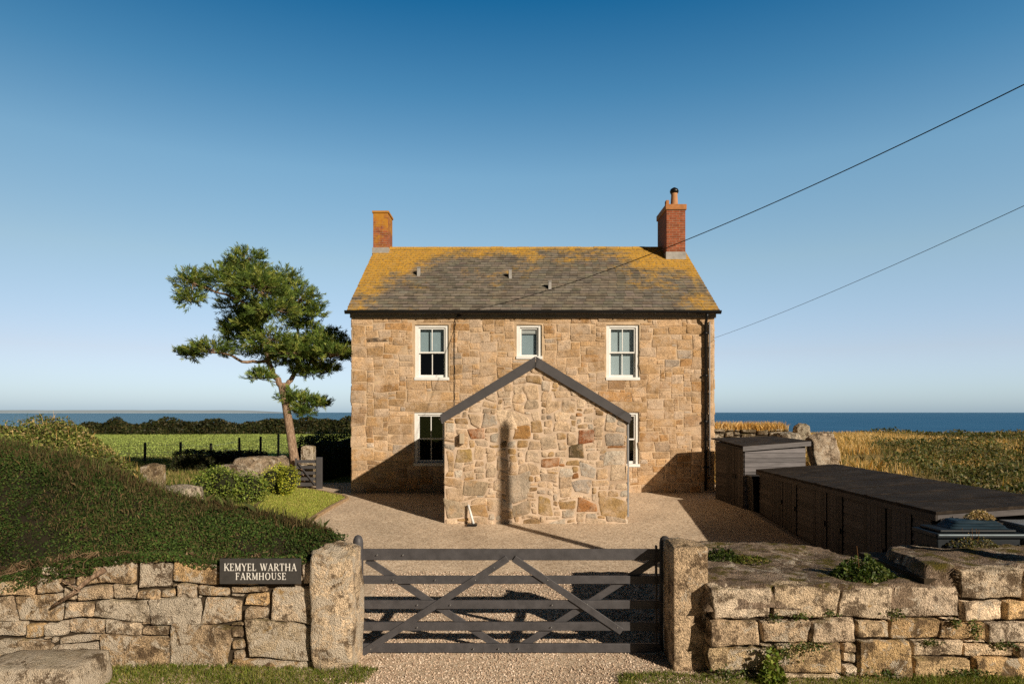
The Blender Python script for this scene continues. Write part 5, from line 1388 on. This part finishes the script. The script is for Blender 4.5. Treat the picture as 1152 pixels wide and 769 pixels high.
WEED = [(.06, .10, .02), (.10, .14, .03), (.04, .07, .015), (.14, .16, .04)]
tuft('weed_clump', tuple(at(972, 660, 8.15) * v3(1, 1, 0) + v3(0, 0, 1.02)), .40, .22, 1900, .045, WEED, 'bushy green weed clump on the right end of the mossy wall top', 'weed', 81, 1)
tuft('weed_clump', tuple(at(812, 640, 9.1) * v3(1, 1, 0) + v3(0, 0, 1.03)), .26, .14, 1000, .035, [(.03, .05, .012), (.05, .08, .016), (.08, .11, .02)], 'dark green cushion plant on the wall top near the gatepost', 'weed', 82)
tuft('weed_clump', tuple(at(842, 640, 9.0) * v3(1, 1, 0) + v3(0, 0, 1.03)), .30, .06, 900, .032, [(.10, .13, .02), (.14, .16, .03), (.20, .16, .05)], 'flat yellow green mat plant in the middle of the wall top', 'weed', 83)
tuft('weed_clump', tuple(at(868, 748, 7.55) * v3(1, 1, 0) + v3(0, 0, .02)), .16, .30, 420, .06, [(.16, .22, .03), (.10, .15, .02), (.22, .25, .05)], 'bright leafy weed at the foot of the block wall', 'weed', 84)
tuft('weed_clump', tuple(at(1092, 620, 9.0) * v3(1, 1, 0) + v3(0, 0, 1.23)), .34, .13, 900, .03, [(.20, .16, .07), (.12, .13, .04), (.30, .23, .12), (.08, .10, .03)], 'dry yellowish tuft on the raised mossy block in front of the storage chest', 'weed', 85, 5)
tuft('dry_plant', (6.34, 9.26, 1.55), .20, .10, 500, .04, [(.50, .38, .22), (.40, .28, .14), (.58, .46, .30)], 'pale dried plant bundle lying on the folded blue tarpaulin', 'plant', 86)
# ferns and creepers rooted in the joints of both walls
rng = np.random.default_rng(91); iv = MB()
spots = [(880, 735, .28, .08, 300), (915, 727, .2, .06, 180), (1007, 690, .10, .05, 110), (873, 694, .06, .03, 60), (900, 693, .10, .04, 100), (1098, 708, .07, .10, 130), (1075, 700, .06, .05, 70), (1047, 722, .12, .04, 90), (935, 690, .07, .04, 70), (820, 758, .25, .06, 240), (1130, 725, .15, .05, 120), (1000, 757, .30, .05, 240), (1090, 757, .3, .05, 240)]
for px, py, rx, rz, n in spots:
    c = at(px, py, 7.66); P = c + rng.normal(size=(n, 3)) * np.array([rx * .5, .025, rz * .55])
    leaf_cloud(iv, P, .032, WEED + [(.16, .14, .05)], rng, nrm=v3(0, -.7, .4), clump=5)
stuff(iv.build('wall_creeper', m_leaf))

# ------------------------------------------------------------------ sky, sun, camera
w = bpy.data.worlds.new('World'); sc.world = w; w.use_nodes = True
t = w.node_tree; bg = t.nodes['Background']
sky = t.nodes.new('ShaderNodeTexSky'); sky.sky_type = 'NISHITA'; sky.sun_disc = False
elev = math.atan2(SUN[2], math.hypot(SUN[0], SUN[1])); azi = math.atan2(SUN[0], SUN[1])
sky.sun_elevation = elev; sky.sun_rotation = azi
sky.air_density = 1.0; sky.dust_density = .6; sky.ozone_density = 2.0; sky.altitude = 50
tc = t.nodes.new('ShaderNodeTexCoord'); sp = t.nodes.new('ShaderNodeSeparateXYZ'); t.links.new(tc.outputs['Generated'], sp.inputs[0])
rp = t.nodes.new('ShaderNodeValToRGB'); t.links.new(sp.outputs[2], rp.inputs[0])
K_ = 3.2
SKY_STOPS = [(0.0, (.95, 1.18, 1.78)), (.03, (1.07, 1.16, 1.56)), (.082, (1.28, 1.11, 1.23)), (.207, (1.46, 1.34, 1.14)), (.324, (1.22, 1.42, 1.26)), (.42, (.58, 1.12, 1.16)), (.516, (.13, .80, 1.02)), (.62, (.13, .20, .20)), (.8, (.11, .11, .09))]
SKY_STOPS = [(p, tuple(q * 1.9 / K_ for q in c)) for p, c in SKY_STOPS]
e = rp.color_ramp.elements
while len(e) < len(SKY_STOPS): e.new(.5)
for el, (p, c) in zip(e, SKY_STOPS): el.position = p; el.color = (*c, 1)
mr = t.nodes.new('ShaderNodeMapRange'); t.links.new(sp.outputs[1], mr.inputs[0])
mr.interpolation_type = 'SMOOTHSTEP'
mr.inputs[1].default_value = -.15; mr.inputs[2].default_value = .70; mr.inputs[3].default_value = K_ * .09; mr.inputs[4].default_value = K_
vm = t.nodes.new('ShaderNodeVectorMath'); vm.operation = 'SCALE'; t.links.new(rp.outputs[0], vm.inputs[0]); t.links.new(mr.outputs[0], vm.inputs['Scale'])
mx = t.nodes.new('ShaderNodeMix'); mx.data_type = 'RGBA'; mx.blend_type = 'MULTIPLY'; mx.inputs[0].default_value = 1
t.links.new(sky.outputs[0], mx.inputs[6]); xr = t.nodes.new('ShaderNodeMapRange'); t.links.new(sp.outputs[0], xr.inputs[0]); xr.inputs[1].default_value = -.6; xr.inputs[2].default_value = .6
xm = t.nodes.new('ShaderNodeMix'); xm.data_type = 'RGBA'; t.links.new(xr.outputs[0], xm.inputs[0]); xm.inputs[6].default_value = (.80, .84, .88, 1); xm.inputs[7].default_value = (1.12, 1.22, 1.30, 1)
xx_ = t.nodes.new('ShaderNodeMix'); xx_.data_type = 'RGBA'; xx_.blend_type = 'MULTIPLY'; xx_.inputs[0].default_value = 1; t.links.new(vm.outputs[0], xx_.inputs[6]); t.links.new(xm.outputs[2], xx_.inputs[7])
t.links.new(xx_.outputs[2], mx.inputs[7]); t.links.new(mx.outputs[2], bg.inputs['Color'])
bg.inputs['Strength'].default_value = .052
ld = bpy.data.lights.new('sun', 'SUN'); ld.energy = 5.0; ld.angle = R(.55); ld.color = (1, .86, .68)
lo = bpy.data.objects.new('sun', ld); C.objects.link(lo)
lo.rotation_euler = Vector(-SUN).to_track_quat('-Z', 'Y').to_euler()
cd = bpy.data.cameras.new('camera'); cam = bpy.data.objects.new('camera', cd); C.objects.link(cam)
cam.location = (0, 0, CAMZ); cam.rotation_euler = (R(90), 0, 0)
cd.sensor_width = 36; cd.lens = 24; cd.shift_y = (HY - 384.5) / 1152; cd.clip_end = 200000; cd.clip_start = .05
sc.camera = cam
sc.cycles.diffuse_bounces = 2
sc.cycles.use_denoising = False
sc.view_settings.view_transform = 'Standard'; sc.view_settings.look = 'None'; sc.view_settings.exposure = 0
